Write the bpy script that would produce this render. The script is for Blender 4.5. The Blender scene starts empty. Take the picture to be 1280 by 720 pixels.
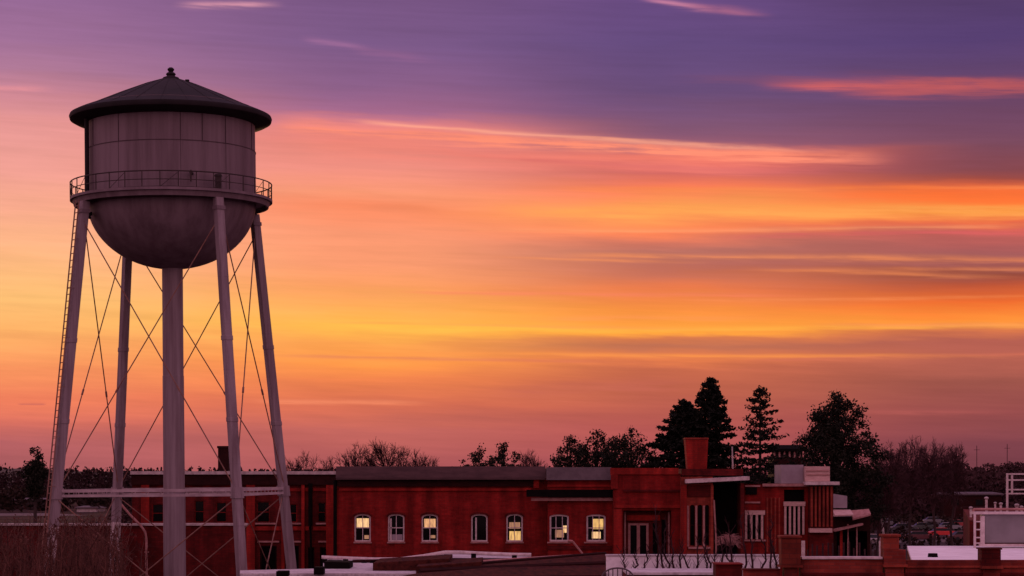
import bpy, math, random
from mathutils import Vector, Matrix
random.seed(7)
F = 2600.0; HZ = 590.0; CX = 640.0; CZ = 10.0
scn = bpy.context.scene
col = scn.collection
R = math.radians

def lin(c):
    o = []
    for v in c:
        v /= 255.0
        o.append(v/12.92 if v <= 0.04045 else ((v+0.055)/1.055)**2.4)
    return (o[0], o[1], o[2], 1.0)

def W(px, py, D):                       # ray of the surveyed view to a real point D metres out
    return Vector(((px-CX)/F*D, D, CZ+(HZ-py)/F*D))

# ------------------------------------------------------------------ materials
def new_mat(name):
    m = bpy.data.materials.new(name); m.use_nodes = True
    nt = m.node_tree; nt.nodes.clear()
    out = nt.nodes.new('ShaderNodeOutputMaterial')
    b = nt.nodes.new('ShaderNodeBsdfPrincipled')
    nt.links.new(b.outputs[0], out.inputs[0])
    return m, nt, b

def mat(name, c1, c2=None, rough=0.8, scale=1.5, stretch=(1, 1, 1), bump=0.0, metal=0.0, spec=0.3, fine=0.0):
    m, nt, b = new_mat(name)
    N = nt.nodes.new; L = nt.links.new
    if c2 is None: c2 = tuple(v*0.7 for v in c1)
    tc = N('ShaderNodeTexCoord'); mp = N('ShaderNodeMapping'); mp.inputs['Scale'].default_value = stretch
    L(tc.outputs['Object'], mp.inputs[0])
    n = N('ShaderNodeTexNoise'); n.inputs['Scale'].default_value = scale; n.inputs['Detail'].default_value = 6
    n.inputs['Roughness'].default_value = 0.65
    L(mp.outputs[0], n.inputs[0])
    r = N('ShaderNodeValToRGB')
    r.color_ramp.elements[0].position = 0.35; r.color_ramp.elements[0].color = (*c2, 1)
    r.color_ramp.elements[1].position = 0.62; r.color_ramp.elements[1].color = (*c1, 1)
    L(n.outputs[0], r.inputs[0])
    cout = r.outputs[0]
    if fine:
        n2 = N('ShaderNodeTexNoise'); n2.inputs['Scale'].default_value = fine; n2.inputs['Detail'].default_value = 3
        L(tc.outputs['Object'], n2.inputs[0])
        mx = N('ShaderNodeMix'); mx.data_type = 'RGBA'; mx.blend_type = 'OVERLAY'; mx.inputs[0].default_value = 0.6
        L(cout, mx.inputs[6]); L(n2.outputs[0], mx.inputs[7]); cout = mx.outputs[2]
    L(cout, b.inputs['Base Color'])
    b.inputs['Roughness'].default_value = rough; b.inputs['Metallic'].default_value = metal
    b.inputs['Specular IOR Level'].default_value = spec
    if bump:
        bp = N('ShaderNodeBump'); bp.inputs['Strength'].default_value = bump; bp.inputs['Distance'].default_value = 0.03
        L(n.outputs[0], bp.inputs['Height']); L(bp.outputs[0], b.inputs['Normal'])
    return m

def brick(name, c1, c2, mortar, bw=0.42, bh=0.15, stain=0.5):
    m, nt, b = new_mat(name)
    N = nt.nodes.new; L = nt.links.new
    tc = N('ShaderNodeTexCoord'); sx = N('ShaderNodeSeparateXYZ'); L(tc.outputs['Object'], sx.inputs[0])
    ad = N('ShaderNodeMath'); ad.operation = 'ADD'; L(sx.outputs[0], ad.inputs[0]); L(sx.outputs[1], ad.inputs[1])
    cb = N('ShaderNodeCombineXYZ'); L(ad.outputs[0], cb.inputs[0]); L(sx.outputs[2], cb.inputs[1])
    bt = N('ShaderNodeTexBrick'); bt.inputs['Scale'].default_value = 1.0
    bt.inputs['Brick Width'].default_value = bw; bt.inputs['Row Height'].default_value = bh
    bt.inputs['Mortar Size'].default_value = 0.012; bt.inputs['Mortar Smooth'].default_value = 0.3
    bt.inputs['Color1'].default_value = (*c1, 1); bt.inputs['Color2'].default_value = (*c2, 1)
    bt.inputs['Mortar'].default_value = (*mortar, 1)
    L(cb.outputs[0], bt.inputs[0])
    n = N('ShaderNodeTexNoise'); n.inputs['Scale'].default_value = 0.7; n.inputs['Detail'].default_value = 8
    n.inputs['Roughness'].default_value = 0.7; L(tc.outputs['Object'], n.inputs[0])
    mr = N('ShaderNodeMapRange'); mr.inputs[1].default_value = 0.3; mr.inputs[2].default_value = 0.7
    mr.inputs[3].default_value = stain; mr.inputs[4].default_value = 1.3; L(n.outputs[0], mr.inputs[0])
    mp3 = N('ShaderNodeMapping'); mp3.inputs['Scale'].default_value = (1.6, 1.6, 0.18); L(tc.outputs['Object'], mp3.inputs[0])
    n3 = N('ShaderNodeTexNoise'); n3.inputs['Scale'].default_value = 0.9; n3.inputs['Detail'].default_value = 7; L(mp3.outputs[0], n3.inputs[0])
    m3 = N('ShaderNodeMapRange'); m3.inputs[1].default_value = 0.38; m3.inputs[2].default_value = 0.6; m3.inputs[3].default_value = 0.62; m3.inputs[4].default_value = 1.1; L(n3.outputs[0], m3.inputs[0])
    mm3 = N('ShaderNodeMath'); mm3.operation = 'MULTIPLY'; L(mr.outputs[0], mm3.inputs[0]); L(m3.outputs[0], mm3.inputs[1]); mr = mm3
    mx = N('ShaderNodeVectorMath'); mx.operation = 'SCALE'; L(bt.outputs[0], mx.inputs[0]); L(mr.outputs[0], mx.inputs['Scale'])
    L(mx.outputs[0], b.inputs['Base Color'])
    b.inputs['Roughness'].default_value = 0.9; b.inputs['Specular IOR Level'].default_value = 0.15
    bp = N('ShaderNodeBump'); bp.inputs['Strength'].default_value = 0.4; bp.inputs['Distance'].default_value = 0.02
    L(bt.outputs[1], bp.inputs['Height']); bp.invert = True; L(bp.outputs[0], b.inputs['Normal'])
    return m

def emit(name, c, s, folds=14.0):
    m, nt, b = new_mat(name)
    N = nt.nodes.new; L = nt.links.new
    tc = N('ShaderNodeTexCoord'); mp = N('ShaderNodeMapping'); mp.inputs['Scale'].default_value = (folds, 1, 2.2)
    L(tc.outputs['Object'], mp.inputs[0])
    n = N('ShaderNodeTexNoise'); n.inputs['Scale'].default_value = 0.9; n.inputs['Detail'].default_value = 2; L(mp.outputs[0], n.inputs[0])
    mr = N('ShaderNodeMapRange'); mr.inputs[1].default_value = 0.35; mr.inputs[2].default_value = 0.65
    mr.inputs[3].default_value = s*0.45; mr.inputs[4].default_value = s; L(n.outputs[0], mr.inputs[0])
    b.inputs['Base Color'].default_value = (0.4, 0.3, 0.2, 1)
    b.inputs['Emission Color'].default_value = (*c, 1); L(mr.outputs[0], b.inputs['Emission Strength'])
    return m

M = {}
M['brick'] = brick('red_painted_brick', (0.27, 0.014, 0.012), (0.20, 0.009, 0.008), (0.18, 0.02, 0.018))
M['brick_bright'] = brick('bright_red_brick', (0.32, 0.020, 0.014), (0.26, 0.016, 0.012), (0.2, 0.02, 0.02), stain=0.7)
M['brick_dark'] = brick('dark_red_brick', (0.14, 0.010, 0.010), (0.09, 0.007, 0.007), (0.08, 0.012, 0.012))
M['brick_orange'] = brick('orange_red_brick', (0.34, 0.055, 0.034), (0.25, 0.036, 0.024), (0.22, 0.045, 0.036), stain=0.55)
M['brick_fore'] = brick('parapet_brick', (0.25, 0.035, 0.024), (0.17, 0.021, 0.016), (0.16, 0.035, 0.03), 0.30, 0.10, stain=0.5)
M['dark_band'] = mat('dark_brown_and_shade', (0.028, 0.006, 0.006), (0.016, 0.004, 0.004), 0.8, 2, spec=0.1)  # near-black brown; also paints the shade under the long building's cornice
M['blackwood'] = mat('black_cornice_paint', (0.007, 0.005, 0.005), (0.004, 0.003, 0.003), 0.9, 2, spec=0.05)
M['brownroof'] = mat('brown_roof_metal', (0.085, 0.042, 0.045), (0.05, 0.024, 0.027), 0.8, 0.8, (1, 1, 4))
M['slate'] = mat('grey_slate', (0.11, 0.08, 0.09), (0.075, 0.052, 0.06), 0.7, 1.5)
M['trim'] = mat('pale_trim_paint', (0.62, 0.52, 0.52), (0.42, 0.32, 0.32), 0.7, 3)
M['trim_dim'] = mat('weathered_trim', (0.40, 0.20, 0.19), (0.26, 0.11, 0.10), 0.8, 3)
M['stone'] = mat('pale_stone_coping', (0.5, 0.42, 0.42), (0.3, 0.24, 0.24), 0.85, 2.5)
M['white'] = mat('white_membrane', (0.62, 0.58, 0.60), (0.36, 0.30, 0.32), 0.85, 0.8, (1, 2.5, 1), 0.2, fine=7.0)
M['whitewall'] = mat('white_wall_paint', (0.92, 0.88, 0.92), (0.66, 0.60, 0.63), 0.8, 1.1, (1, 2, 1.5))
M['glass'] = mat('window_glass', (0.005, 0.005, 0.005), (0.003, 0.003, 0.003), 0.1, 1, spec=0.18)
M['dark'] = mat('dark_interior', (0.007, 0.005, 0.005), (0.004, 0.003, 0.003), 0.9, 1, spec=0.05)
M['lit'] = emit('warm_lit_blind', (1.0, 0.62, 0.27), 1.05)
M['lit2'] = emit('yellow_lit_blind', (1.0, 0.60, 0.16), 0.85, 9)
M['lit3'] = emit('amber_lit_blind', (1.0, 0.50, 0.20), 0.75, 7)
M['litdim'] = emit('dim_lit_room', (1.0, 0.50, 0.22), 0.30, 20)
M['tank'] = mat('tank_paint', (0.190, 0.135, 0.158), (0.120, 0.080, 0.094), 0.6, 0.7, (2.0, 2.0, 0.13), 0.05)
M['roofsteel'] = mat('tank_roof_steel', (0.017, 0.011, 0.014), (0.007, 0.005, 0.006), 0.75, 0.5, spec=0.2)
M['steel'] = mat('tower_leg_paint', (0.27, 0.21, 0.235), (0.155, 0.105, 0.12), 0.75, 0.9, (3.0, 3.0, 0.16), 0.05)
M['strut'] = mat('pale_strut_paint', (0.42, 0.33, 0.35), (0.27, 0.20, 0.22), 0.7, 1.2)
M['rod'] = mat('rusty_rod', (0.26, 0.13, 0.10), (0.14, 0.06, 0.05), 0.7, 2)
M['seam'] = mat('plate_seam', (0.085, 0.055, 0.065), (0.05, 0.03, 0.035), 0.8, 1.5)
M['rail'] = mat('railing_iron', (0.05, 0.03, 0.03), (0.03, 0.02, 0.02), 0.7, 2)
M['peel'] = mat('peeling_leg_paint', (0.55, 0.46, 0.47), (0.10, 0.055, 0.05), 0.8, 3.2, (1, 1, 0.7), 0.3)
M['concrete'] = mat('footing_concrete', (0.3, 0.27, 0.26), (0.2, 0.17, 0.17), 0.9, 2)
M['ground'] = mat('winter_ground', (0.055, 0.028, 0.025), (0.018, 0.010, 0.009), 0.95, 0.05, fine=0.4, spec=0.05)
M['asphalt'] = mat('asphalt', (0.045, 0.028, 0.03), (0.025, 0.016, 0.018), 0.9, 0.3, spec=0.1)
M['road'] = mat('pale_road', (0.14, 0.10, 0.10), (0.08, 0.055, 0.055), 0.9, 0.1)
M['hill'] = mat('hill_scrub', (0.050, 0.030, 0.028), (0.030, 0.018, 0.018), 0.95, 0.02)
M['leaf'] = mat('dark_foliage', (0.020, 0.020, 0.013), (0.010, 0.009, 0.007), 0.85, 0.5, spec=0.1)
M['leaf2'] = mat('brown_foliage', (0.032, 0.017, 0.013), (0.014, 0.009, 0.008), 0.85, 0.5, spec=0.1)
M['needle'] = mat('needle_foliage', (0.015, 0.017, 0.012), (0.008, 0.008, 0.006), 0.85, 0.5, spec=0.1)
M['bark'] = mat('bark', (0.045, 0.026, 0.024), (0.025, 0.014, 0.014), 0.9, 2)
M['twig'] = mat('bare_twig', (0.050, 0.022, 0.025), (0.026, 0.012, 0.014), 0.9, 1, spec=0.1)
M['twigpale'] = mat('pale_bare_twig', (0.085, 0.038, 0.042), (0.04, 0.018, 0.021), 0.9, 1, spec=0.1)
M['wood_right'] = mat('brown_woods', (0.070, 0.034, 0.036), (0.026, 0.013, 0.014), 0.95, 0.12, spec=0.05)
M['birch'] = mat('birch_bark', (0.5, 0.42, 0.40), (0.2, 0.15, 0.14), 0.9, 3)
M['reed'] = mat('dry_reed', (0.15, 0.06, 0.048), (0.028, 0.010, 0.009), 0.9, 1.6, (1,1,.2), spec=0.1)
M['plume'] = mat('reed_plume', (0.38, 0.24, 0.2), (0.2, 0.11, 0.09), 0.9, 3)
M['wood_far'] = mat('far_woods', (0.036, 0.018, 0.018), (0.016, 0.008, 0.009), 0.95, 0.05, spec=0.05)
M['fieldwood'] = mat('brown_shingle', (0.075, 0.018, 0.014), (0.028, 0.008, 0.007), 0.95, 1.2, (3, 0.6, 4), 0.5, spec=0.05)
M['mauve'] = mat('mauve_panel', (0.30, 0.25, 0.28), (0.24, 0.19, 0.22), 0.7, 1)
M['pink'] = mat('pale_sign_board', (0.55, 0.36, 0.33), (0.40, 0.24, 0.22), 0.7, 2, (1, 1, 6))
M['unit'] = mat('galvanised_panel', (0.22, 0.20, 0.215), (0.17, 0.155, 0.165), 0.55, 1.2, metal=0.1)
M['tyre'] = mat('tyre', (0.02, 0.02, 0.02), None, 0.9, 3)
M['lamp'] = mat('lamp_lens', (0.5, 0.3, 0.25), None, 0.2, 3)

# ------------------------------------------------------------------ mesh helpers
class MB:
    def __init__(s): s.v = []; s.f = []
    def add(s, vs, fs):
        o = len(s.v); s.v += [tuple(p) for p in vs]; s.f += [tuple(o+i for i in q) for q in fs]
    def quad(s, a, b, c, d): s.add([a, b, c, d], [(0, 1, 2, 3)])
    def box(s, x0, x1, y0, y1, z0, z1):
        s.add([(x0,y0,z0),(x1,y0,z0),(x1,y1,z0),(x0,y1,z0),(x0,y0,z1),(x1,y0,z1),(x1,y1,z1),(x0,y1,z1)],
              [(0,3,2,1),(4,5,6,7),(0,1,5,4),(1,2,6,5),(2,3,7,6),(3,0,4,7)])
    def hexa(s, b4, t4):
        s.add(list(b4)+list(t4), [(0,3,2,1),(4,5,6,7),(0,1,5,4),(1,2,6,5),(2,3,7,6),(3,0,4,7)])
    def tube(s, p, q, r0, r1=None, n=8, cap=True, ph=0.0):
        p = Vector(p); q = Vector(q); r1 = r0 if r1 is None else r1
        d = (q-p); 
        if d.length < 1e-6: return
        d.normalize(); u = d.orthogonal().normalized()
        if n == 4 and abs(d.z) > 0.3:
            u = Vector((1, 0, 0)) - d*d.x; u.normalize()
        w = d.cross(u); vs = []
        for c, r in ((p, r0), (q, r1)):
            for k in range(n):
                a = 2*math.pi*k/n + ph; vs.append(c + u*math.cos(a)*r + w*math.sin(a)*r)
        fs = [(k, (k+1) % n, n+(k+1) % n, n+k) for k in range(n)]
        if cap: fs += [tuple(range(n-1, -1, -1)), tuple(range(n, 2*n))]
        s.add(vs, fs)
    def lathe(s, prof, n=72, closed=False):
        vs = []
        for r, z in prof:
            for k in range(n):
                a = 2*math.pi*k/n; vs.append((r*math.cos(a), r*math.sin(a), z))
        fs = []
        m = len(prof); rng = m if closed else m-1
        for i in range(rng):
            j = (i+1) % m
            for k in range(n):
                fs.append((i*n+k, i*n+(k+1) % n, j*n+(k+1) % n, j*n+k))
        s.add(vs, fs)
    def ringtube(s, R_, z, r, n=72, m=6, a0=0, a1=2*math.pi):
        pts = [(R_*math.cos(a0+(a1-a0)*k/n), R_*math.sin(a0+(a1-a0)*k/n), z) for k in range(n+1)]
        for a, b in zip(pts, pts[1:]): s.tube(a, b, r, n=m, cap=False)
    def build(s, name, m, parent=None, smooth=False, bevel=0):
        me = bpy.data.meshes.new(name); me.from_pydata(s.v, [], s.f); me.update()
        me.materials.append(m)
        if smooth:
            for p in me.polygons: p.use_smooth = True
        o = bpy.data.objects.new(name, me); col.objects.link(o)
        if parent: o.parent = parent
        if smooth:
            try: me.set_sharp_from_angle(angle=R(35))
            except Exception: pass
        if bevel:
            b = o.modifiers.new('bevel', 'BEVEL'); b.width = bevel; b.segments = 2; b.limit_method = 'ANGLE'
        return o

def tag(o, label=None, cat=None, group=None, kind=None):
    if label: o['label'] = label
    if cat: o['category'] = cat
    if group: o['group'] = group
    if kind: o['kind'] = kind
    return o
def thing(name, label, cat, loc=(0,0,0), rz=0, group=None):
    o = bpy.data.objects.new(name, None); col.objects.link(o); o.location = loc; o.rotation_euler = (0,0,rz)
    o.empty_display_size = 0.5
    return tag(o, label, cat, group)

# ------------------------------------------------------------------ world
def build_world():
    w = bpy.data.worlds.new('World'); scn.world = w; w.use_nodes = True
    nt = w.node_tree; nt.nodes.clear(); N = nt.nodes.new; L = nt.links.new
    def m(op, a, b=None, c=None, clamp=False):
        n = N('ShaderNodeMath'); n.operation = op; n.use_clamp = clamp
        for i, x in enumerate((a, b, c)):
            if x is None: continue
            if isinstance(x, (int, float)): n.inputs[i].default_value = x
            else: L(x, n.inputs[i])
        return n.outputs[0]
    def sm(x, a, b, lo=0.0, hi=1.0, kind='SMOOTHSTEP'):
        n = N('ShaderNodeMapRange'); n.interpolation_type = kind; L(x, n.inputs[0])
        for i, v in enumerate((a, b, lo, hi)): n.inputs[i+1].default_value = v
        return n.outputs[0]
    def mix(f, a, b):
        n = N('ShaderNodeMix'); n.data_type = 'RGBA'
        if isinstance(f, (int, float)): n.inputs[0].default_value = f
        else: L(f, n.inputs[0])
        for i, x in ((6, a), (7, b)):
            if isinstance(x, tuple): n.inputs[i].default_value = x
            else: L(x, n.inputs[i])
        return n.outputs[2]
    tc = N('ShaderNodeTexCoord'); sp = N('ShaderNodeSeparateXYZ'); L(tc.outputs['Generated'], sp.inputs[0])
    x, y, z = sp.outputs
    az = m('ARCTAN2', x, y)
    v = m('DIVIDE', z, m('MAXIMUM', m('SQRT', m('ADD', m('MULTIPLY', x, x), m('MULTIPLY', y, y))), 0.001))
    V = lambda py: (HZ-py)/F
    A = lambda px: math.atan((px-CX)/F)
    def noise(su, sv, off=0.0, det=4, rough=0.55, tilt=0.0):
        cb = N('ShaderNodeCombineXYZ'); L(m('MULTIPLY', az, su), cb.inputs[0])
        L(m('MULTIPLY', m('ADD', v, m('MULTIPLY', az, tilt)), sv), cb.inputs[1]); cb.inputs[2].default_value = off
        n = N('ShaderNodeTexNoise'); n.inputs['Scale'].default_value = 1.0; n.inputs['Detail'].default_value = det
        n.inputs['Roughness'].default_value = rough; L(cb.outputs[0], n.inputs[0])
        return m('SUBTRACT', n.outputs[0], 0.5)
    nA = noise(5, 26, 1.3); nB = noise(9, 90, 4.1, 5, 0.6, 0.05); nC = noise(16, 420, 7.7, 4, 0.6, 0.03); nD = noise(3, 9, 9.0); nE = noise(45, 260, 2.2, 4, 0.6, 0.12)
    # the height that is looked up is stirred a little so that layers are not ruler straight
    vv = m('ADD', m('ADD', v, m('MULTIPLY', nA, 0.013)), m('MULTIPLY', nB, 0.011))
    V0 = V(0); t = m('DIVIDE', vv, V0)
    cols = [
     (10, [(0,(146,102,148)),(60,(158,110,150)),(100,(176,121,151)),(130,(205,134,146)),(170,(228,150,147)),(220,(240,160,148)),(270,(248,170,142)),(320,(252,181,132)),(380,(252,190,116)),(420,(253,178,104)),(460,(248,148,95)),(500,(236,124,92)),(530,(212,108,96)),(560,(178,94,100)),(588,(160,86,94))]),
     (470, [(0,(117,83,130)),(60,(122,88,136)),(110,(138,94,137)),(140,(163,103,140)),(160,(226,128,124)),(180,(236,132,122)),(205,(238,142,128)),(240,(250,152,116)),(262,(251,140,100)),(290,(250,152,114)),(330,(249,154,112)),(360,(250,158,98)),(390,(253,176,82)),(408,(254,184,78)),(425,(250,160,80)),(450,(248,148,72)),(475,(240,130,78)),(510,(215,108,84)),(540,(184,94,92)),(588,(168,84,92))]),
     (850, [(0,(104,74,130)),(60,(98,73,125)),(120,(104,76,121)),(160,(128,84,115)),(183,(148,90,114)),(195,(240,118,100)),(206,(226,108,100)),(216,(212,104,100)),(235,(250,125,86)),(262,(253,158,84)),(285,(248,128,84)),(300,(210,115,95)),(315,(184,110,98)),(340,(196,108,86)),(362,(236,122,76)),(390,(252,146,66)),(415,(252,160,62)),(422,(214,120,76)),(434,(190,110,84)),(448,(230,124,76)),(458,(200,104,76)),(490,(186,94,76)),(540,(178,84,84)),(588,(164,76,88))]),
     (1260, [(0,(84,60,104)),(60,(86,62,114)),(95,(94,66,110)),(150,(110,69,100)),(190,(124,74,95)),(220,(134,70,78)),(232,(158,74,66)),(247,(242,108,58)),(262,(250,120,56)),(277,(252,152,66)),(290,(236,108,72)),(303,(192,94,88)),(330,(164,90,92)),(352,(146,72,62)),(366,(190,84,56)),(385,(240,108,48)),(407,(252,146,58)),(416,(226,124,72)),(432,(180,94,82)),(455,(182,96,82)),(480,(158,84,76)),(520,(148,74,76)),(560,(124,64,76)),(588,(112,58,70))]),
    ]
    prev = None
    azw = m('ADD', az, m('MULTIPLY', nD, 0.05))
    for i, (px, st) in enumerate(cols):
        cr = N('ShaderNodeValToRGB'); e = cr.color_ramp.elements
        st = sorted(st, key=lambda s: -s[0])
        for k, (py, c) in enumerate(st):
            p = V(py)/V0
            if k == 0: el = e[0]; el.position = p
            elif k == 1: el = e[1]; el.position = p
            else: el = e.new(p)
            el.color = lin(c)
        L(t, cr.inputs[0])
        if prev is None: prev = cr.outputs[0]
        else: prev = mix(sm(azw, A(cols[i-1][0]), A(px)), prev, cr.outputs[0])
    sky = prev
    # separate clouds: (x start, x end, y start, y end, half thickness in px, colour, strength)
    def cloud(sky, xa, xb, ya, yb, th, c, s, fa=90, fb=90, ragged=1.0):
        k = (V(yb)-V(ya))/(A(xb)-A(xa)); v0 = V(ya)-k*A(xa)
        d = m('SUBTRACT', v, m('ADD', m('MULTIPLY', az, k), v0))
        d = m('ADD', d, m('MULTIPLY', nB, ragged*3.0*th/F)); d = m('ADD', d, m('MULTIPLY', nC, ragged*2.6*th/F))
        g = m('DIVIDE', d, th/F); g = m('EXPONENT', m('MULTIPLY', m('MULTIPLY', g, g), -1.0))
        g = m('MULTIPLY', g, sm(az, A(xa), A(xa+fa))); g = m('MULTIPLY', g, sm(az, A(xb), A(xb-fb)))
        g = m('MULTIPLY', g, sm(m('ADD', nC, m('MULTIPLY', nE, 0.7)), -0.28, 0.12, 0.4, 1.15))
        return mix(m('MULTIPLY', g, s, clamp=True), sky, lin(c))
    for a in [
        (330, 1140, 157, 207, 8, (255,142,114), 1.0, 70, 150),
        (330, 760, 150, 166, 9, (235,132,130), 0.55, 60, 300),
        (360, 1020, 180, 215, 9, (240,126,112), 0.6, 80, 150),
        (420, 1060, 150, 196, 2.5, (255,168,140), 0.6, 80, 200),
        (560, 1130, 196, 222, 3.5, (214,106,104), 0.5, 120, 200),
        (330, 640, 184, 190, 10, (240,140,125), 0.5, 60, 200),
        (930, 1500, 104, 133, 7, (214,98,96), 0.85, 90, 90),
        (1020, 1500, 116, 130, 9, (170,82,92), 0.7, 120, 90),
        (820, 1200, 97, 108, 7, (120,74,108), 0.5, 90, 200),
        (790, 900, -4, 16, 4, (205,130,160), 0.75, 40, 40),
        (840, 975, 6, 24, 5, (176,104,134), 0.6, 40, 60),
        (210, 360, 14, 9, 3.5, (218,150,170), 0.75, 50, 50),
        (370, 470, 50, 62, 3.5, (165,110,155), 0.55, 30, 40),
        (430, 560, 62, 78, 5, (150,98,142), 0.45, 30, 60),
        (-200, 80, 126, 122, 4, (232,146,152), 0.6, 60, 60),
        (-300, 330, 165, 158, 8, (236,152,150), 0.35, 90, 90),
        (560, 1500, 258, 276, 7, (255,166,84), 0.6, 200, 90),
        (620, 1500, 236, 246, 3, (255,140,80), 0.5, 200, 90),
        (500, 1400, 286, 292, 2.5, (255,160,110), 0.4, 150, 200),
        (980, 1500, 240, 262, 8, (254,112,50), 0.5, 160, 90),
        (340, 900, 403, 414, 4, (255,196,74), 0.5, 150, 300),
        (600, 1500, 412, 411, 3, (255,176,70), 0.55, 200, 90),
        (400, 1300, 440, 450, 2.5, (252,150,76), 0.6, 100, 200),
        (900, 1500, 452, 444, 2.5, (214,112,88), 0.5, 100, 100),
        (300, 560, 502, 505, 2.5, (246,140,104), 0.6, 60, 90),
        (560, 900, 494, 478, 8, (196,100,88), 0.4, 120, 120),
        (700, 1500, 322, 344, 13, (176,100,96), 0.45, 200, 90),
        (880, 1500, 297, 299, 3, (226,98,100), 0.6, 120, 90),
        (466, 1041, 365, 372, 2.5, (250, 130, 100), 0.42, 110, 160),
        (936, 1306, 339, 355, 2.4, (244, 140, 84), 0.47, 110, 160),
        (633, 1003, 397, 399, 3.1, (255, 150, 90), 0.38, 110, 160),
        (310, 838, 444, 453, 2.1, (200, 100, 95), 0.31, 110, 160),
        (905, 1481, 340, 346, 2.9, (244, 140, 84), 0.39, 110, 160),
        (809, 1373, 376, 377, 1.8, (255, 150, 90), 0.34, 110, 160),
        (975, 1532, 328, 335, 2.9, (244, 140, 84), 0.41, 110, 160),
        (673, 1245, 318, 329, 3.1, (255, 150, 90), 0.47, 110, 160),
        (993, 1503, 408, 413, 2.5, (255, 150, 90), 0.41, 110, 160),
        (372, 922, 402, 412, 2.1, (244, 140, 84), 0.31, 110, 160),
        (897, 1300, 516, 517, 3.0, (200, 100, 95), 0.30, 110, 160),
        (598, 912, 321, 330, 1.7, (255, 150, 90), 0.44, 110, 160),
        (20, 60, 507, 507, 1.2, (180,90,90), 0.5, 8, 8),
    ]: sky = cloud(sky, *a[:7], fa=a[7], fb=a[8])
    # fine streaking of the cloud sheet
    hs = N('ShaderNodeVectorMath'); hs.operation = 'SCALE'; L(sky, hs.inputs[0])
    L(m('ADD', 1.0, m('ADD', m('MULTIPLY', nB, 0.36), m('MULTIPLY', nC, 0.20))), hs.inputs['Scale']); sky = hs.outputs[0]
    up = sm(v, 0.24, 1.3); sky = mix(up, sky, ZEN)
    aa = m('ABSOLUTE', az); sky = mix(sm(aa, 0.5, 1.9), sky, mix(up, BACK, ZEN))
    sky = mix(sm(v, -0.02, 0.0), (0.03, 0.012, 0.014, 1), sky)
    bg = N('ShaderNodeBackground'); L(sky, bg.inputs[0]); bg.inputs[1].default_value = 1.0
    ns = N('ShaderNodeTexSky'); ns.sky_type = 'NISHITA'; ns.sun_disc = False
    ns.sun_elevation = SUN_EL; ns.sun_rotation = SUN_AZ
    b2 = N('ShaderNodeBackground'); L(ns.outputs[0], b2.inputs[0]); b2.inputs[1].default_value = 0.001
    ad = N('ShaderNodeAddShader'); L(bg.outputs[0], ad.inputs[0]); L(b2.outputs[0], ad.inputs[1])
    o = N('ShaderNodeOutputWorld'); L(ad.outputs[0], o.inputs[0])
ZEN = (0.62, 0.36, 0.55, 1); BACK = (0.86, 0.42, 0.52, 1)
SUN_AZ = R(-5.5); SUN_EL = R(2.0)
build_world()
sd = bpy.data.lights.new('sun', 'SUN'); sd.energy = 0.35; sd.angle = R(8); sd.color = (1.0, 0.52, 0.25)
so = bpy.data.objects.new('sun', sd); col.objects.link(so)
dirv = Vector((math.sin(SUN_AZ)*math.cos(SUN_EL), math.cos(SUN_AZ)*math.cos(SUN_EL), math.sin(SUN_EL)))
so.rotation_euler = dirv.to_track_quat('Z', 'Y').to_euler()

# ------------------------------------------------------------------ ground
g = MB(); g.quad((-6000,-1500,0),(6000,-1500,0),(6000,9000,0),(-6000,9000,0))
tag(g.build('ground', M['ground']), kind='structure')
def sheet(name, pts, z, m):
    b = MB(); b.add([(p[0], p[1], z) for p in pts], [tuple(range(len(pts)))])
    return tag(b.build(name, m), kind='structure')
def GP(px, D): return ((px-CX)/F*D, D)
sheet('parking_lot', [GP(1075,262), GP(1330,262), GP(1330,420), GP(1040,420)], 0.02, M['asphalt'])
sheet('road', [GP(-300,760), GP(190,760), GP(170,880), GP(-300,860)], 0.02, M['road'])
sheet('path', [GP(-300,455), GP(110,478), GP(60,505), GP(-300,490)], 0.02, M['road'])
sheet('street', [GP(-200,122), GP(1500,122), GP(1500,134), GP(-200,134)], 0.02, M['asphalt'])
sheet('service_road', [GP(1090,300), GP(1175,306), GP(1225,372), GP(1290,395), GP(1290,378), GP(1225,358), GP(1180,296), GP(1090,291)], 0.04, M['road'])

h = MB(); n = 90
for k in range(n+1):
    a = -0.5 + 1.0*k/n
    zz = 9.5 + 2.2*math.sin(k*0.31)+1.5*math.sin(k*0.83+1)
    for D_, z_ in ((1250, -0.5), (1700, zz), (2300, zz*1.05), (3200, -1)):
        h.v.append((math.tan(a)*D_, D_, z_))
for k in range(n):
    for j in range(3):
        i = k*4+j; h.f.append((i, i+4, i+5, i+1))
tag(h.build('hill', M['hill'], smooth=True), kind='structure')

def leafquad(mb, c, s, flat=1.0):
    a = Vector((random.gauss(0,1), random.gauss(0,1), random.gauss(0,1)*flat)).normalized()
    b = a.orthogonal().normalized(); b = Matrix.Rotation(random.random()*6.28, 3, a) @ b
    cc = a.cross(b); c = Vector(c); e = s*random.uniform(0.7, 1.3)
    mb.add([c+b*e, c+cc*e*0.55, c-b*e, c-cc*e*0.55], [(0,1,2,3)])

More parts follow.
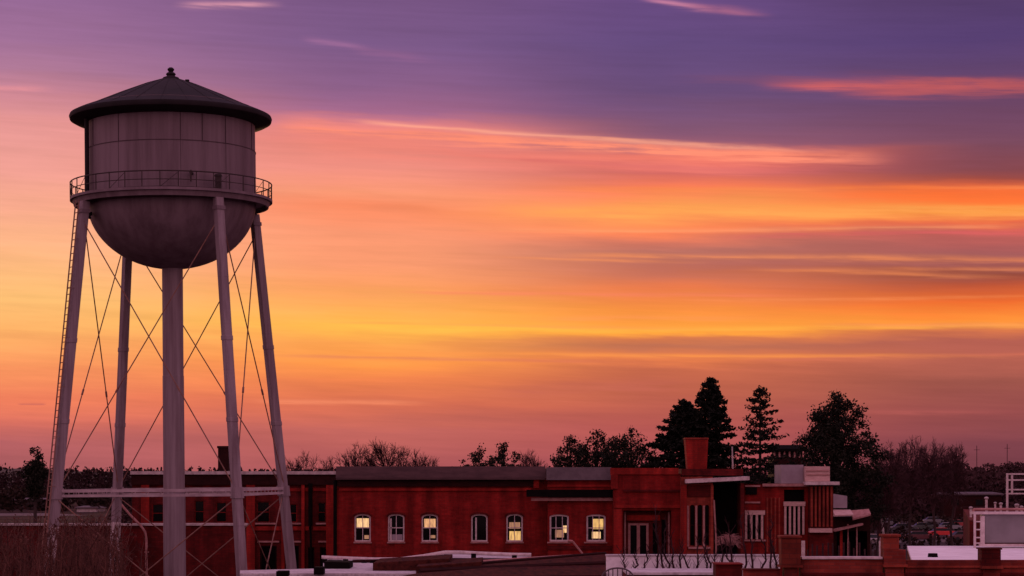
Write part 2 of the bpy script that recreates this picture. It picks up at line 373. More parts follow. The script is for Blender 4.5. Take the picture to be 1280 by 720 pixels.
# woods that nobody could count
w = MB()
def wood(mb, pxa, pxb, Da, Db, ha, hb, n, q, leafs):
    for _ in range(n):
        D_ = random.uniform(Da, Db); px = random.uniform(pxa, pxb); hh = random.uniform(ha, hb)
        x = (px-CX)/F*D_; hh *= 0.86+0.2*math.sin(x*0.045+D_*0.002)*math.sin(x*0.013+1); r = hh*random.uniform(0.25, 0.45)
        base = 0 if D_ < 1250 else min(9.5, (D_-1250)/450*9.5)
        for _ in range(leafs):
            a = random.random()*6.28; rr = r*math.sqrt(random.random()); tz = random.random()
            rr *= (1-0.7*tz**2)
            leafquad(mb, (x+math.cos(a)*rr, D_+math.sin(a)*rr, base+hh*(0.05+0.95*tz)), q)
wood(w, -250, 1500, 850, 1250, 8.5, 13.2, 1000, 0.8, 60)
wood(w, -250, 1500, 1500, 1750, 3, 5.5, 700, 1.0, 22)
tag(w.build('far_woods', M['wood_far']), 'dark bare woodland covering the low ridge along the horizon', 'woods', kind='stuff')
w = MB()
wood(w, 1075, 1420, 430, 640, 9.5, 14.0, 420, 0.5, 130)
tag(w.build('woods', M['wood_right']), 'dense dark brown wood behind the parking lot at right', 'woods', kind='stuff')
w = MB(); wood(w, 150, 1080, 300, 520, 7.5, 10.6, 420, 0.4, 80)
tag(w.build('scrub', M['wood_far']), 'low dark scrub rising just behind the brick rooftops', 'scrub', kind='stuff')
w = MB()
wood(w, -60, 170, 200, 330, 1.0, 2.6, 260, 0.4, 16); wood(w, 1070, 1300, 330, 470, 1.0, 3, 200, 0.4, 16); wood(w, 1075, 1215, 268, 330, 0.4, 1.5, 150, 0.2, 22)
wood(w, -60, 170, 520, 740, 3, 7, 150, 0.9, 30)
tag(w.build('bushes', M['leaf2']), 'patches of low brown bushes on the open ground', 'bushes', kind='stuff')

# ------------------------------------------------------------------ trees
def bare_tree(px, top, hw, D, label, twig='twig', dense=1.0, group='bare trees behind the brick rooftops', name='bare_tree'):
    p = W(px, top, D); H = p.z; t = thing(name, label, 'tree', (p.x, D, 0), random.random()*6, group)
    wr = hw*D/F
    tr = MB(); fork = H*0.42; wob = Vector((random.gauss(0,.25), random.gauss(0,.2), fork*.5)); tr.tube((0,0,-0.3), wob, H*0.013, H*0.011, 7); tr.tube(wob, (0.1,0.05,fork), H*0.011, H*0.008, 7)
    tr.build('trunk', M['bark'], t)
    cr = MB(); base = Vector((0.1,0.05,fork))
    zb = CZ-0.5 if H > CZ+1.5 else fork
    zc = (H+fork)/2; hz = (H-fork)/2
    def rnd(a=1.0): return Vector((random.gauss(0,a), random.gauss(0,a), random.gauss(0,a)))
    limbs = []
    for k in range(9):
        a = 6.283*k/9 + random.gauss(0,.25); rad = wr*random.uniform(.15,.6); e = Vector((math.cos(a)*rad, math.sin(a)*rad, zc+hz*random.uniform(-.35,.35)))
        s0 = base+Vector((0,0,-random.uniform(0,H*.12))); mid = s0.lerp(e,.5)+rnd(.25); cr.tube(s0,mid,H*.006,H*.0045,5,False); cr.tube(mid,e,H*.0045,H*.003,5,False); limbs.append((mid,e))
    for k in range(int(95*dense)):
        while True:
            u = Vector((random.uniform(-1,1), random.uniform(-1,1), random.uniform(-1,1)))
            if .3 < u.length < 1: break
        c = Vector((u.x*wr*.92, u.y*wr*.92, zc+u.z*hz*.93))
        m_, e = min(limbs, key=lambda l: (l[1]-c).length); s0 = m_.lerp(e, random.uniform(.3,1)); q1 = s0.lerp(c,.55)+rnd(.12)
        cr.tube(s0,q1,.05,.035,4,False); cr.tube(q1,c,.035,.022,3,False)
        out = (c-Vector((0,0,zc-hz*.6))).normalized()
        for _ in range(8):
            d = (out+rnd(.6)).normalized(); l = random.uniform(.35,.9); st = q1.lerp(c,random.uniform(.3,1)); t1 = st+d*l
            cr.tube(st,t1,.020,.014,3,False)
            for _ in range(3):
                d2 = (d+rnd(.5)).normalized(); cr.tube(st.lerp(t1,random.uniform(.4,1)), t1+d2*random.uniform(.15,.45), .013,.008,3,False)
    cr.build('crown', M[twig], t)
    return t

def leafy_tree(px, top, hw, D, label, mm='leaf', clumps=60, per=90, q=0.22, shape=0.9, low=0.35, group='leafy trees behind the rooftops', cr_r=None, name='leafy_tree'):
    p = W(px, top, D); H = p.z; wr = hw*D/F
    t = thing(name, label, 'tree', (p.x, D, 0), 0, group)
    tr = MB(); tr.tube((0,0,-0.3), (0,0,H*0.5), H*0.025, H*0.015, 7); tr.tube((0,0,H*0.5), (0.1,0,H*0.85), H*0.015, H*0.004, 6)
    cr = MB()
    z0 = H*low; zc = (H+z0)/2; hz = (H-z0)/2
    rc = cr_r or wr*0.2
    for k in range(clumps):
        while True:
            a = Vector((random.uniform(-1,1), random.uniform(-1,1), random.uniform(-1,1)))
            if 0.25 < a.length < 1: break
        f = 1-0.45*max(0, a.z)**2*shape
        c = Vector((a.x*(wr-rc*0.6)*f, a.y*(wr-rc*0.6)*f, zc+a.z*(hz-rc*0.6)))
        if k == 0: c = Vector((0, 0, H-rc*0.9))
        rr = rc*random.uniform(0.5, 1.15)
        st = Vector((0, 0, min(c.z*0.85, H*0.8)*random.uniform(0.75, 1)))
        cr.tube(st, c, 0.06, 0.02, 3, False)
        for _ in range(5):
            d = Vector((random.gauss(0,1), random.gauss(0,1), random.gauss(0,1))).normalized()
            cr.tube(c, c+d*rr*1.25, 0.018, 0.01, 3, False)
        for _ in range(int(per*(rr/rc)**2)):
            d = Vector((random.gauss(0,1), random.gauss(0,1), random.gauss(0,0.8)))*rr*0.5
            leafquad(cr, c+d, q)
    tr.build('trunk', M['bark'], t); cr.build('crown', M[mm], t)
    return t

def conifer(px, top, hw, D, label, zlow=0.15, step=0.75, droop=0.25, fill=1.0, q=0.2, name='conifer', group='evergreens behind the chimney', power=0.8):
    p = W(px, top, D); H = p.z; wr = hw*D/F
    t = thing(name, label, 'tree', (p.x, D, 0), 0, group)
    tr = MB(); tr.tube((0,0,-0.3), (0,0,H*0.98), H*0.018, 0.03, 7); tr.build('trunk', M['bark'], t)
    cr = MB(); z = H*zlow
    while z < H*0.985:
        f = 1-(z-H*zlow)/(H*(1-zlow)); L0 = wr*f**power*1.05+0.2
        nb = random.randint(6, 8); a0 = random.random()*6
        for k in range(nb):
            a = a0+6.283*k/nb+random.gauss(0,0.15); ln = L0*random.choice((0.6,0.8,0.95,1.05,1.1))*random.uniform(0.9,1.05)
            d = Vector((math.cos(a), math.sin(a), 0)); zz = z+random.uniform(-0.2,0.2)
            end = d*ln + Vector((0,0,zz - ln*droop + 0.18*ln*(f<0.4)))
            cr.tube((0,0,zz), end, 0.04, 0.012, 3, False)
            m_ = int((10+22*ln)*fill)
            for j in range(m_):
                s_ = random.uniform(0.15,1.02)**0.8; c = Vector((0,0,zz)).lerp(end, s_)
                sp = 0.10+0.14*ln*(1-s_)
                c += Vector((random.gauss(0,sp), random.gauss(0,sp), random.gauss(0,0.10)))
                leafquad(cr, c, q, 1.6)
        z += step*random.uniform(0.8,1.2)*(0.55+0.45*f)
    for _ in range(25): leafquad(cr, (random.gauss(0,0.08), random.gauss(0,0.08), H-random.random()*0.8), q*0.8)
    cr.build('crown', M['needle'], t)
    return t

leafy_tree(44, 558, 17, 400, 'small dark rounded tree standing alone on the ridge left of the tower', clumps=60, per=70, q=0.3, low=0.25, group=None, cr_r=1.1, name='lone_tree')
bare_tree(376, 563, 26, 235, 'small bare tree just right of the tower\'s rightmost leg')
bare_tree(408, 570, 20, 240, 'lowest bare twiggy treetop above the end of the left brick block')
bare_tree(447, 552, 31, 225, 'bare tree at the left of the tall bare trio above the long brick building', dense=1.3)
bare_tree(486, 544, 38, 220, 'tallest bare rounded tree above the long brick building', dense=1.3)
bare_tree(526, 557, 27, 228, 'bare tree at the right of the trio above the long brick building', dense=1.2)
leafy_tree(600, 558, 32, 230, 'low dark leafy tree above the second gap between arched windows', clumps=90, per=44, q=0.15, low=0.55, cr_r=0.55)
leafy_tree(630, 552, 28, 228, 'narrow dark leafy tree with a high tip above the arched windows', clumps=50, per=44, q=0.15, low=0.55, cr_r=0.55)
bare_tree(664, 565, 24, 232, 'small bare tree between the two groups of dark leafy trees')
leafy_tree(712, 543, 28, 215, 'dark leafy tree leftmost of the four behind the slate parapet', clumps=80, per=44, q=0.15, low=0.55, cr_r=0.6)
leafy_tree(745, 534, 27, 212, 'tall dark leafy tree second from left of the four behind the slate parapet', clumps=80, per=42, q=0.15, low=0.55, cr_r=0.6)
leafy_tree(765, 545, 26, 218, 'lowest dark leafy tree, third from left of the four behind the slate parapet', clumps=80, per=44, q=0.15, low=0.5, cr_r=0.6)
leafy_tree(788, 531, 38, 208, 'broadest dark leafy tree, rightmost of the four behind the slate parapet', clumps=105, per=44, q=0.15, low=0.5, cr_r=0.65)
conifer(856, 500, 92, 205, 'broad black evergreen left of the spired evergreen behind the red chimney', 0.2, 0.5, 0.0, 1.6, 0.22, power=0.85)
conifer(888, 473, 66, 203, 'tall black evergreen with a narrow spire behind the red chimney', 0.2, 0.55, 0.05, 1.3, 0.22, power=0.85)
conifer(950, 482, 50, 200, 'slender open evergreen with gaps between its branches', 0.25, 0.8, -0.05, 0.75, 0.18, power=0.7)
leafy_tree(1046, 487, 68, 190, 'broad tall dark tree with ragged crown behind the mauve roof box', clumps=330, per=85, q=0.15, low=0.12, shape=1.0, cr_r=0.75, group=None, name='ragged_tree')
for px, top, hw, D_, lb in [(1112,552,24,240,'bare purple-brown tree right beside the ragged dark tree'),(1138,543,28,250,'tallest bare purple-brown tree above the parking lot'),
    (1166,547,24,245,'bare purple-brown tree in the middle of the row above the parking lot'),(1192,552,20,255,'bare purple-brown tree at the right end of the row above the parking lot'),
    (1098,585,22,200,'low bare tree in front of the parking lot row, nearest the ragged dark tree')]:
    bare_tree(px, top, hw, D_, lb, 'twigpale', dense=1.5, group='bare trees by the parking lot')
t = thing('birch', 'thin leaning tree with a pale trunk below the bare purple trees', 'tree', (*GP(1103,215), 0))
b = MB(); b.tube((0.5,0,0),(0,0,4.5),0.14,0.12,6); b.tube((0,0,4.5),(-0.5,0,9),0.12,0.04,6); b.build('trunk', M['birch'], t)
b = MB()
for k in range(160):
    z = random.uniform(4,10); a = random.random()*6.28; q0 = Vector((-0.1*(z-4),0,z)); b.tube(q0, q0+Vector((math.cos(a)*1.2,math.sin(a)*1.2,random.uniform(.2,1.2))), .02,.008,3,False)
b.build('crown', M['twig'], t)

# ------------------------------------------------------------------ architecture helpers
def archpts(x0, x1, z0, z1, rise, n=10):
    pts = [(x0, z0)]
    if rise <= 0: return pts+[(x0, z1), (x1, z1), (x1, z0)]
    c = (x0+x1)/2; w = (x1-x0)/2
    for k in range(n+1):
        a = math.pi*k/n; pts.append((c-w*math.cos(a), z1-rise+rise*math.sin(a)))
    return pts+[(x1, z0)]
def facade(mb, x0, x1, z0, z1, ops, y=0.0, dep=0.3):
    xs = sorted(set([x0, x1]+[o[0] for o in ops]+[o[1] for o in ops]))
    zs = sorted(set([z0, z1]+[o[2] for o in ops]+[o[3] for o in ops]))
    xs = [v for v in xs if x0 <= v <= x1]; zs = [v for v in zs if z0 <= v <= z1]
    for a, b in zip(xs, xs[1:]):
        for c, d in zip(zs, zs[1:]):
            mx, mz = (a+b)/2, (c+d)/2
            if any(o[0] < mx < o[1] and o[2] < mz < o[3] for o in ops): continue
            mb.quad((a,y,c),(b,y,c),(b,y,d),(a,y,d))
    for o in ops:
        pts = archpts(o[0], o[1], o[2], o[3], o[4] if len(o) > 4 else 0)
        for p, q in zip(pts, pts[1:]): mb.quad((p[0],y,p[1]),(p[0],y+dep,p[1]),(q[0],y+dep,q[1]),(q[0],y,q[1]))
        p, q = pts[-1], pts[0]; mb.quad((p[0],y,p[1]),(p[0],y+dep,p[1]),(q[0],y+dep,q[1]),(q[0],y,q[1]))
        if len(o) > 4 and o[4] > 0:
            ar = pts[1:-1]
            for p, q in zip(ar, ar[1:]): mb.quad((p[0],y,p[1]),(q[0],y,q[1]),(q[0],y,o[3]),(p[0],y,o[3]))
def shell(mb, x0, x1, z0, z1, depth, y=0.0):      # sides and back of a building behind its facade
    mb.quad((x0,y+depth,z0),(x0,y,z0),(x0,y,z1),(x0,y+depth,z1))
    mb.quad((x1,y,z0),(x1,y+depth,z0),(x1,y+depth,z1),(x1,y,z1))
    mb.quad((x1,y+depth,z0),(x0,y+depth,z0),(x0,y+depth,z1),(x1,y+depth,z1))
    mb.quad((x0,y,z1),(x1,y,z1),(x1,y+0.35,z1),(x0,y+0.35,z1)); mb.quad((x0,y+depth-.35,z1),(x1,y+depth-.35,z1),(x1,y+depth,z1),(x0,y+depth,z1))
def window(parent, x0, x1, z0, z1, rise=0, y=0.1, fw=0.1, frame='trim', lit=(), mull=1, rail=True, name='window', bars=0):
    f = MB(); o = archpts(x0, x1, z0, z1, rise); i = archpts(x0+fw, x1-fw, z0+fw, z1-fw, max(0, rise-fw*0.3))
    for k in range(len(o)-1):
        a, b, c, d = o[k], o[k+1], i[k+1], i[k]
        f.quad((a[0],y,a[1]),(b[0],y,b[1]),(c[0],y,c[1]),(d[0],y,d[1])); f.quad((d[0],y,d[1]),(c[0],y,c[1]),(c[0],y+.08,c[1]),(d[0],y+.08,d[1]))
    f.box(x0, x1, y-0.03, y+0.08, z0, z0+fw)
    if rail: f.box(x0+fw, x1-fw, y+0.02, y+0.07, (z0+z1)/2-0.03, (z0+z1)/2+0.03)
    for k in range(mull):
        xm = x0+(x1-x0)*(k+1)/(mull+1); f.box(xm-0.025, xm+0.025, y+0.022, y+0.068, z0+fw, z1-fw-rise*0.1)
    wn = f.build(name, M[frame], parent)
    p = MB(); ins = archpts(x0+.02, x1-.02, z0+.02, z1-.02, rise); p.add([(q[0], y+0.09, q[1]) for q in ins], [tuple(range(len(ins)))[::-1]])
    p.build('pane', M['glass'], wn)
    for (a, b, c, d, mm) in lit:
        l = MB(); w_, h_ = x1-x0-2*fw, z1-z0-2*fw
        l.quad((x0+fw+a*w_, y+0.085, z0+fw+c*h_), (x0+fw+b*w_, y+0.085, z0+fw+c*h_), (x0+fw+b*w_, y+0.085, z0+fw+d*h_), (x0+fw+a*w_, y+0.085, z0+fw+d*h_))
        l.build('lit_blind', M[mm], wn)
    return wn
class Bld:
    def __init__(s, name, label, px0, D, rz=0, cat='building'):
        s.D = D; s.px0 = px0; s.t = thing(name, label, cat, ((px0-CX)/F*D, D, 0), rz)
    def X(s, px): return (px-s.px0)*s.D/F
    def Z(s, py): return CZ+(HZ-py)*s.D/F
    def box(s, name, m, pxa, pxb, pya, pyb, y0, y1, bevel=0):
        b = MB(); b.box(s.X(pxa), s.X(pxb), y0, y1, s.Z(pyb), s.Z(pya)); return b.build(name, M[m], s.t, bevel=bevel)
    def ops(s, l): return [(s.X(a), s.X(b), max(0.0, s.Z(d)), s.Z(c), (r*s.D/F if r else 0)) for a, b, c, d, r in l]
    def wall(s, m, pxa, pxb, top, l=(), depth=12, roof=0.5, dep=0.3):
        b = MB(); facade(b, s.X(pxa), s.X(pxb), 0, s.Z(top), s.ops(l), 0, dep); shell(b, s.X(pxa), s.X(pxb), 0, s.Z(top), depth)
        w_ = b.build('wall', M[m], s.t)
        r = MB(); r.quad((s.X(pxa), 0.05, s.Z(top)-roof), (s.X(pxb), 0.05, s.Z(top)-roof), (s.X(pxb), depth-.05, s.Z(top)-roof), (s.X(pxa), depth-.05, s.Z(top)-roof))
        r.build('roof', M['asphalt'], s.t); return w_

# ---- left brick block
A_ = Bld('brick_building', 'two storey dark red brick block with pale cornice seen through the tower legs', 165, 165)
aw = [(190,204,630,653,0),(243,255,626,653,0),(270,283,628,653,0),(321,337,627,653,0),(362,371,630,653,0),(397,407,628,653,0)]
ad_ = [(325,346,682,760,0),(357,374,682,760,0),(385,393,684,760,0),(400,414,684,760,0),(197,215,684,760,0),(240,262,684,760,0)]
A_.wall('brick_dark', 165, 421, 594, aw+ad_)
for (a,b,c,d,r) in aw:
    window(A_.t, A_.X(a), A_.X(b), A_.Z(d), A_.Z(c), 0, 0.12, 0.06, 'brick', mull=0)
for k,(a,b,c,d,r) in enumerate(ad_):
    dr = MB(); y=0.18; x0,x1=A_.X(a),A_.X(b); dr.box(x0,x0+.1,y,y+.06,0,A_.Z(c)); dr.box(x1-.1,x1,y,y+.06,0,A_.Z(c)); dr.box(x0+.1,x1-.1,y,y+.06,A_.Z(c)-.12,A_.Z(c)); dr.box(x0+.1,x1-.1,y,y+.06,2.1,2.2); dr.box(x0+.1,x1-.1,y,y+.06,0,.25)
    d_=dr.build('door', M['dark_band'], A_.t); p=MB(); p.box(x0,x1,y+.07,y+.1,0,A_.Z(c)); p.build('pane', M['glass'], d_)
for a,b in ((177,187),(308,319),(352,356),(377,381),(408,420)):
    A_.box('pilaster', 'brick_bright', a, b, 600, 820, -0.25, -0.003)
A_.box('cornice', 'stone', 164, 421, 589, 593, -0.45, 0.1)
A_.box('dark_band', 'dark_band', 165, 421, 593.2, 606, -0.28, -0.004)
for a,b in ((187.2,308),(319.2,352),(356.2,377),(381.2,386),(391.5,408)):
    A_.box('string_course', 'brick', a, b, 610, 614, -0.12, -0.003)
    if a>300: A_.box('string_course', 'brick_bright', a, b, 658, 663, -0.14, -0.003)
for a,b in ((319.2,346),(358,376.5),(395,407.5),(188,308)):
    A_.box('sill', 'trim_dim', a, b, 653.5, 655.5, -0.2, -0.002)
for a,b in ((322,349),(357,376.5),(398,408)):
    A_.box('lintel', 'trim_dim', a, b, 676, 678, -0.16, -0.002)
dp = MB(); dp.tube((A_.X(388.5),-.32,A_.Z(604)),(A_.X(388.5),-.32,A_.Z(657)),.17,.17,8); dp.tube((A_.X(388.5),-.32,A_.Z(657)),(A_.X(391),-.32,0.1),.09,.09,8); dp.build('downpipe', M['blackwood'], A_.t)
c = A_.box('chimney', 'dark_band', 268, 281, 560, 596, 2.0, 3.0)
cc = MB(); cc.box(A_.X(267),A_.X(282),1.92,3.08,A_.Z(560),A_.Z(557)); cc.build('chimney_cap', M['dark_band'], c)

# ---- long brick building with five arched windows
B_ = Bld('brick_building', 'long red painted brick building with five arched upper windows', 421, 150)
bw = [(c-10, c+10.5, 642.5, 677, 4) for c in (453,495,537,599,643)]
B_.wall('brick', 421, 684, 597, bw)
lits = [[(0.05,0.95,0.52,0.88,'lit'),(0.62,0.95,0.05,0.2,'litdim')], [], [(0.08,0.92,0.5,0.86,'lit3'),(0.55,0.9,0.08,0.2,'litdim')], [], [(0.12,0.95,0.0,0.36,'lit2'),(0.1,0.9,0.46,0.72,'litdim')]]
for (a,b,c,d,r), l in zip(bw, lits):
    wd = window(B_.t, B_.X(a), B_.X(b), B_.Z(d), B_.Z(c), r*150/F, 0.08, 0.10, 'trim', lit=l, rail=(a != 589), mull=(0 if a == 589 else 1))
    if not l: pass
for k,(a,b,c,d,r) in enumerate(bw):
    arch = MB(); o=archpts(B_.X(a)-.12,B_.X(b)+.12,B_.Z(d),B_.Z(c)+.14,r*150/F+.05)[1:-1]; i=archpts(B_.X(a),B_.X(b),B_.Z(d),B_.Z(c),r*150/F)[1:-1]
    for j in range(len(o)-1):
        P=[(o[j][0],-.05,o[j][1]),(o[j+1][0],-.05,o[j+1][1]),(i[j+1][0],-.05,i[j+1][1]),(i[j][0],-.05,i[j][1])]
        arch.quad(*P); arch.quad(P[0],P[1],(P[1][0],0,P[1][2]),(P[0][0],0,P[0][2])); arch.quad(P[3],P[2],(P[2][0],0,P[2][2]),(P[3][0],0,P[3][2]))
    arch.build('window_arch', M['brick_dark'], B_.t)
    B_.box('sill', 'trim_dim', a-1, b+1, 677.3, 679, -0.12, 0.05)
# curtain strips and furniture silhouettes of the two unlit windows
for a,b,c,d in ((487.5,489.5,648,675),(594,596,647,675)): B_.box('window_blind','trim',a,b,c,d,0.10,0.14)
B_.box('window_blind','mauve',490,503,668,675,0.11,0.14)
cn = MB(); x0,x1=B_.X(420.5),B_.X(682)
cn.hexa([(x0,-.55,B_.Z(598)),(x1,-.55,B_.Z(598)),(x1,.25,B_.Z(598)),(x0,.25,B_.Z(598))],[(x0,-.3,B_.Z(583)),(x1,-.3,B_.Z(583)),(x1,.25,B_.Z(583)),(x0,.25,B_.Z(583))])
cn.build('cornice', M['brownroof'], B_.t)
B_.box('dark_band','dark_band',422,672,598.3,608,-0.22,-0.003)  # shade below the cornice overhang, put in as a dark brown strip
B_.box('string_course','brick_bright',424,664,610.5,613.5,-0.14,-0.003)
B_.box('gutter','brownroof',421,682,597,599.5,-0.65,-0.555)
B_.box('pilaster','brick_bright',667,674,598,610,-0.3,-0.004)
dp=MB(); dp.tube((B_.X(419),-.1,B_.Z(600)),(B_.X(419),-.1,0),.13,.13,8); dp.build('downpipe',M['blackwood'],B_.t)

# ---- slate parapet building
C_ = Bld('brick_building', 'red brick building with grey slate parapet and heavy black cornice', 684.5, 149)
cw = [(687,711,643,677,3),(733,757,643,677,3)]
C_.wall('brick', 684.5, 766, 600, cw)
l1=[(0.25,0.8,0.1,0.42,'litdim'),(0.75,0.98,0.3,0.6,'lit')]; l2=[(0.3,0.97,0.45,0.88,'lit2'),(0.25,0.8,0.06,0.34,'lit')]
for (a,b,c,d,r), l in zip(cw,(l1,l2)): window(C_.t, C_.X(a), C_.X(b), C_.Z(d), C_.Z(c), 0.12, 0.08, 0.12, 'trim', lit=l, mull=2)
sp = MB(); x0,x1=C_.X(683),C_.X(764)
sp.hexa([(x0,-.35,C_.Z(600)),(x1,-.35,C_.Z(600)),(x1,.3,C_.Z(600)),(x0,.3,C_.Z(600))],[(x0,-.1,C_.Z(584)),(x1,-.1,C_.Z(584)),(x1,.3,C_.Z(584)),(x0,.3,C_.Z(584))])
sp.build('slate_parapet', M['slate'], C_.t)
C_.box('string_course','brick_bright',684,764,606,608.5,-.1,-.003)
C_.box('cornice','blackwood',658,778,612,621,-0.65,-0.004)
C_.box('cornice_moulding','trim_dim',664,775,622,626,-0.35,-0.004)
for (a,b,c,d,r) in cw: C_.box('sill','trim_dim',a-3,b+2,677.3,679,-.14,.05)
C_.box('string_course','brick_dark',685,765,682,687,-.1,-.003)

# ---- entrance building
D_ = Bld('brick_building', 'red brick building with stepped parapet and tall recessed entrance bay', 766.5, 148)
D_.wall('brick', 766.5, 851, 592, [(779,839,638,830,0)], dep=0.9)
D_.box('parapet','brick_bright',763,848,585,593,-0.12,0.3)
D_.box('parapet_end','brick_bright',763.5,772,593.2,611,-.2,-.004)
D_.box('ledge','brick_dark',779,850,612,614.5,-.16,-.004)
D_.box('ledge','brick_bright',768,850,631,635,-.18,-.004)
D_.box('pilaster','brick_bright',767,777,636,830,-.14,-.004)
en = MB(); facade(en, D_.X(779), D_.X(839), 0, D_.Z(638), D_.ops([(786,812,654,830,0),(817,823,654,700,0),(828,834,650,702,0)]), 0.92, 0.15); e_=en.build('entrance_wall', M['brick_dark'], D_.t)
for a,b in ((781,783),(836,838)): D_.box('jamb','trim_dim',a,b,640,830,.7,.9)
D_.box('entrance_lintel','brick_bright',784,826,644,651,.75,.9)
dd = MB(); y=1.0
for a,b in ((786,789),(797,801),(809,812)): dd.box(D_.X(a),D_.X(b),y,y+.08,0,D_.Z(654))
dd.box(D_.X(789),D_.X(797),y,y+.08,D_.Z(657),D_.Z(654)); dd.box(D_.X(801),D_.X(809),y,y+.08,D_.Z(657),D_.Z(654)); dd.box(D_.X(789),D_.X(797),y,y+.08,0,1.0)
do = dd.build('door', M['trim_dim'], D_.t); p=MB(); p.box(D_.X(786),D_.X(812),y+.09,y+.12,0,D_.Z(654)); p.build('pane',M['glass'],do)
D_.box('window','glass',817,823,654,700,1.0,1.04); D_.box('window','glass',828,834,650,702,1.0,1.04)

# ---- narrow building with chimney and white roof slab
E_ = Bld('brick_building', 'narrow brick building with three slit windows under a white roof slab', 851.5, 147)
ew = [(862.5,868.5,631,682,3),(872,878,631,682,3),(881,886.5,631,682,3)]
E_.wall('brick_orange', 851.5, 891, 596, ew, roof=0.2)
for (a,b,c,d,r) in ew: window(E_.t, E_.X(a), E_.X(b), E_.Z(d), E_.Z(c), r*147/F, 0.12, 0.05, 'dark_band', mull=0)
for a in (858.8,869,878.6,887.3): E_.box('mullion','trim_dim' if a<880 else 'brick_orange',a,a+2.4,632,683,-.1,-.003)
E_.box('sill','trim_dim',860,889,683.5,686,-.18,-.003)
E_.box('pilaster','brick_bright',850.5,858,606,830,-.35,-.004)
E_.box('pilaster','brick_orange',888,891.5,606,830,-.2,-.004)
E_.box('dark_band','brick_dark',859,887.8,606,621,-.1,-.004)
sl=MB(); x0,x1=E_.X(856),E_.X(936); sl.hexa([(x0,-.8,E_.Z(604)),(x1,-.5,E_.Z(600)),(x1,4,E_.Z(600)),(x0,4,E_.Z(604))],[(x0,-.8,E_.Z(599)),(x1,-.5,E_.Z(595.5)),(x1,4,E_.Z(595.5)),(x0,4,E_.Z(599))])
sl.build('roof_slab', M['trim'], E_.t)
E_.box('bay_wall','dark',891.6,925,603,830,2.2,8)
E_.box('bay_jamb','brick_dark',925.3,930,604,830,-.2,8)
E_.box('upper_wall','brick_dark',853,930,586,594.5,.6,8)
ch=MB(); y0,y1=.9,2.3
ch.hexa([(E_.X(861),y0,E_.Z(587)),(E_.X(885),y0,E_.Z(587)),(E_.X(885),y1,E_.Z(587)),(E_.X(861),y1,E_.Z(587))],[(E_.X(858),y0-.1,E_.Z(549)),(E_.X(886.5),y0-.1,E_.Z(549)),(E_.X(886.5),y1+.1,E_.Z(549)),(E_.X(858),y1+.1,E_.Z(549))])
c_=ch.build('chimney', M['brick_bright'], E_.t)
b=MB(); b.box(E_.X(857.5),E_.X(887.2),y0-.16,y1+.16,E_.Z(548.9),E_.Z(546.8)); b.build('chimney_cap',M['brick_orange'],c_)
b=MB(); b.tube((E_.X(919),1.5,E_.Z(594)),(E_.X(918),1.5,E_.Z(558)),.06,.05,6); b.build('vent_pole',M['stone'],E_.t)
b=MB(); b.tube((E_.X(892),-.25,E_.Z(625)),(E_.X(894.5),-.25,E_.Z(672)),.06,.06,6); b.tube((E_.X(894.5),-.25,E_.Z(672)),(E_.X(895),-.25,0),.06,.06,6); b.build('downpipe',M['trim_dim'],E_.t)

# ---- shop row to the right
F_ = Bld('brick_building', 'red brick shop row with white window pillars and mauve roof box', 930.5, 148)
fw_ = [(931.5,955.5,640,674,0),(980,1006,612,668,0)]
F_.wall('brick', 930.5, 1010, 606, fw_, dep=0.6, roof=.2)
F_.box('coping','trim_dim',953,1010,604.5,608,-.3,.1)
F_.box('sign_board','blackwood',932,946,609,618,-.14,-.004); F_.box('sign_frame','trim_dim',931,950,606.5,608.5,-.16,-.004)
F_.box('ledge','trim_dim',931,950,627,629,-.12,-.004)
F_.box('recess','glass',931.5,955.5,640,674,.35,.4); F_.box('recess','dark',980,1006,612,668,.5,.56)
ar=F_.box('window_head','pink',931,956,638,643.5,-.15,-.004)
for a in (931,937.5,944.5,951): F_.box('window_pillar','pink',a,a+2.8,643.6,674,-.13,.1)
hd=F_.box('colonnade_head','pink',979,1006,627,632.5,-.3,.15)
for a in (980,985.7,991.3,996.9,1002.4): F_.box('colonnade_pillar','pink',a,a+2.5,632.6,668,-.25,.0)
F_.box('sill','trim_dim',929,957,674.5,676.5,-.2,.0)
for a in (958,963,968,973): F_.box('pilaster','brick_orange',a,a+2,622,690,-.12,-.004)
f2 = MB(); x0,x1=F_.X(1010.3),F_.X(1040); f2.box(x0,x1,-.6,9,0,F_.Z(605)); f2.build('corner_wall',M['brick_dark'],F_.t)
for k in range(6): a=1011.5+k*4.9; F_.box('pilaster','brick_orange',a,a+2.4,608,658,-.85,-.604)
F_.box('ledge','pink',1009,1037,660,665,-1.3,-.604); F_.box('cornice','trim',1004,1046,602,606,-1.3,.2)
F_.box('roof_box','mauve',977,1005,581,604.3,.3,4); F_.box('roof_box','pink',1005.3,1036,583,601.8,-.5,4)
for z_ in (588,593): F_.box('roof_box_batten','trim_dim',1006,1035.5,z_,z_+1.2,-.56,-.504)

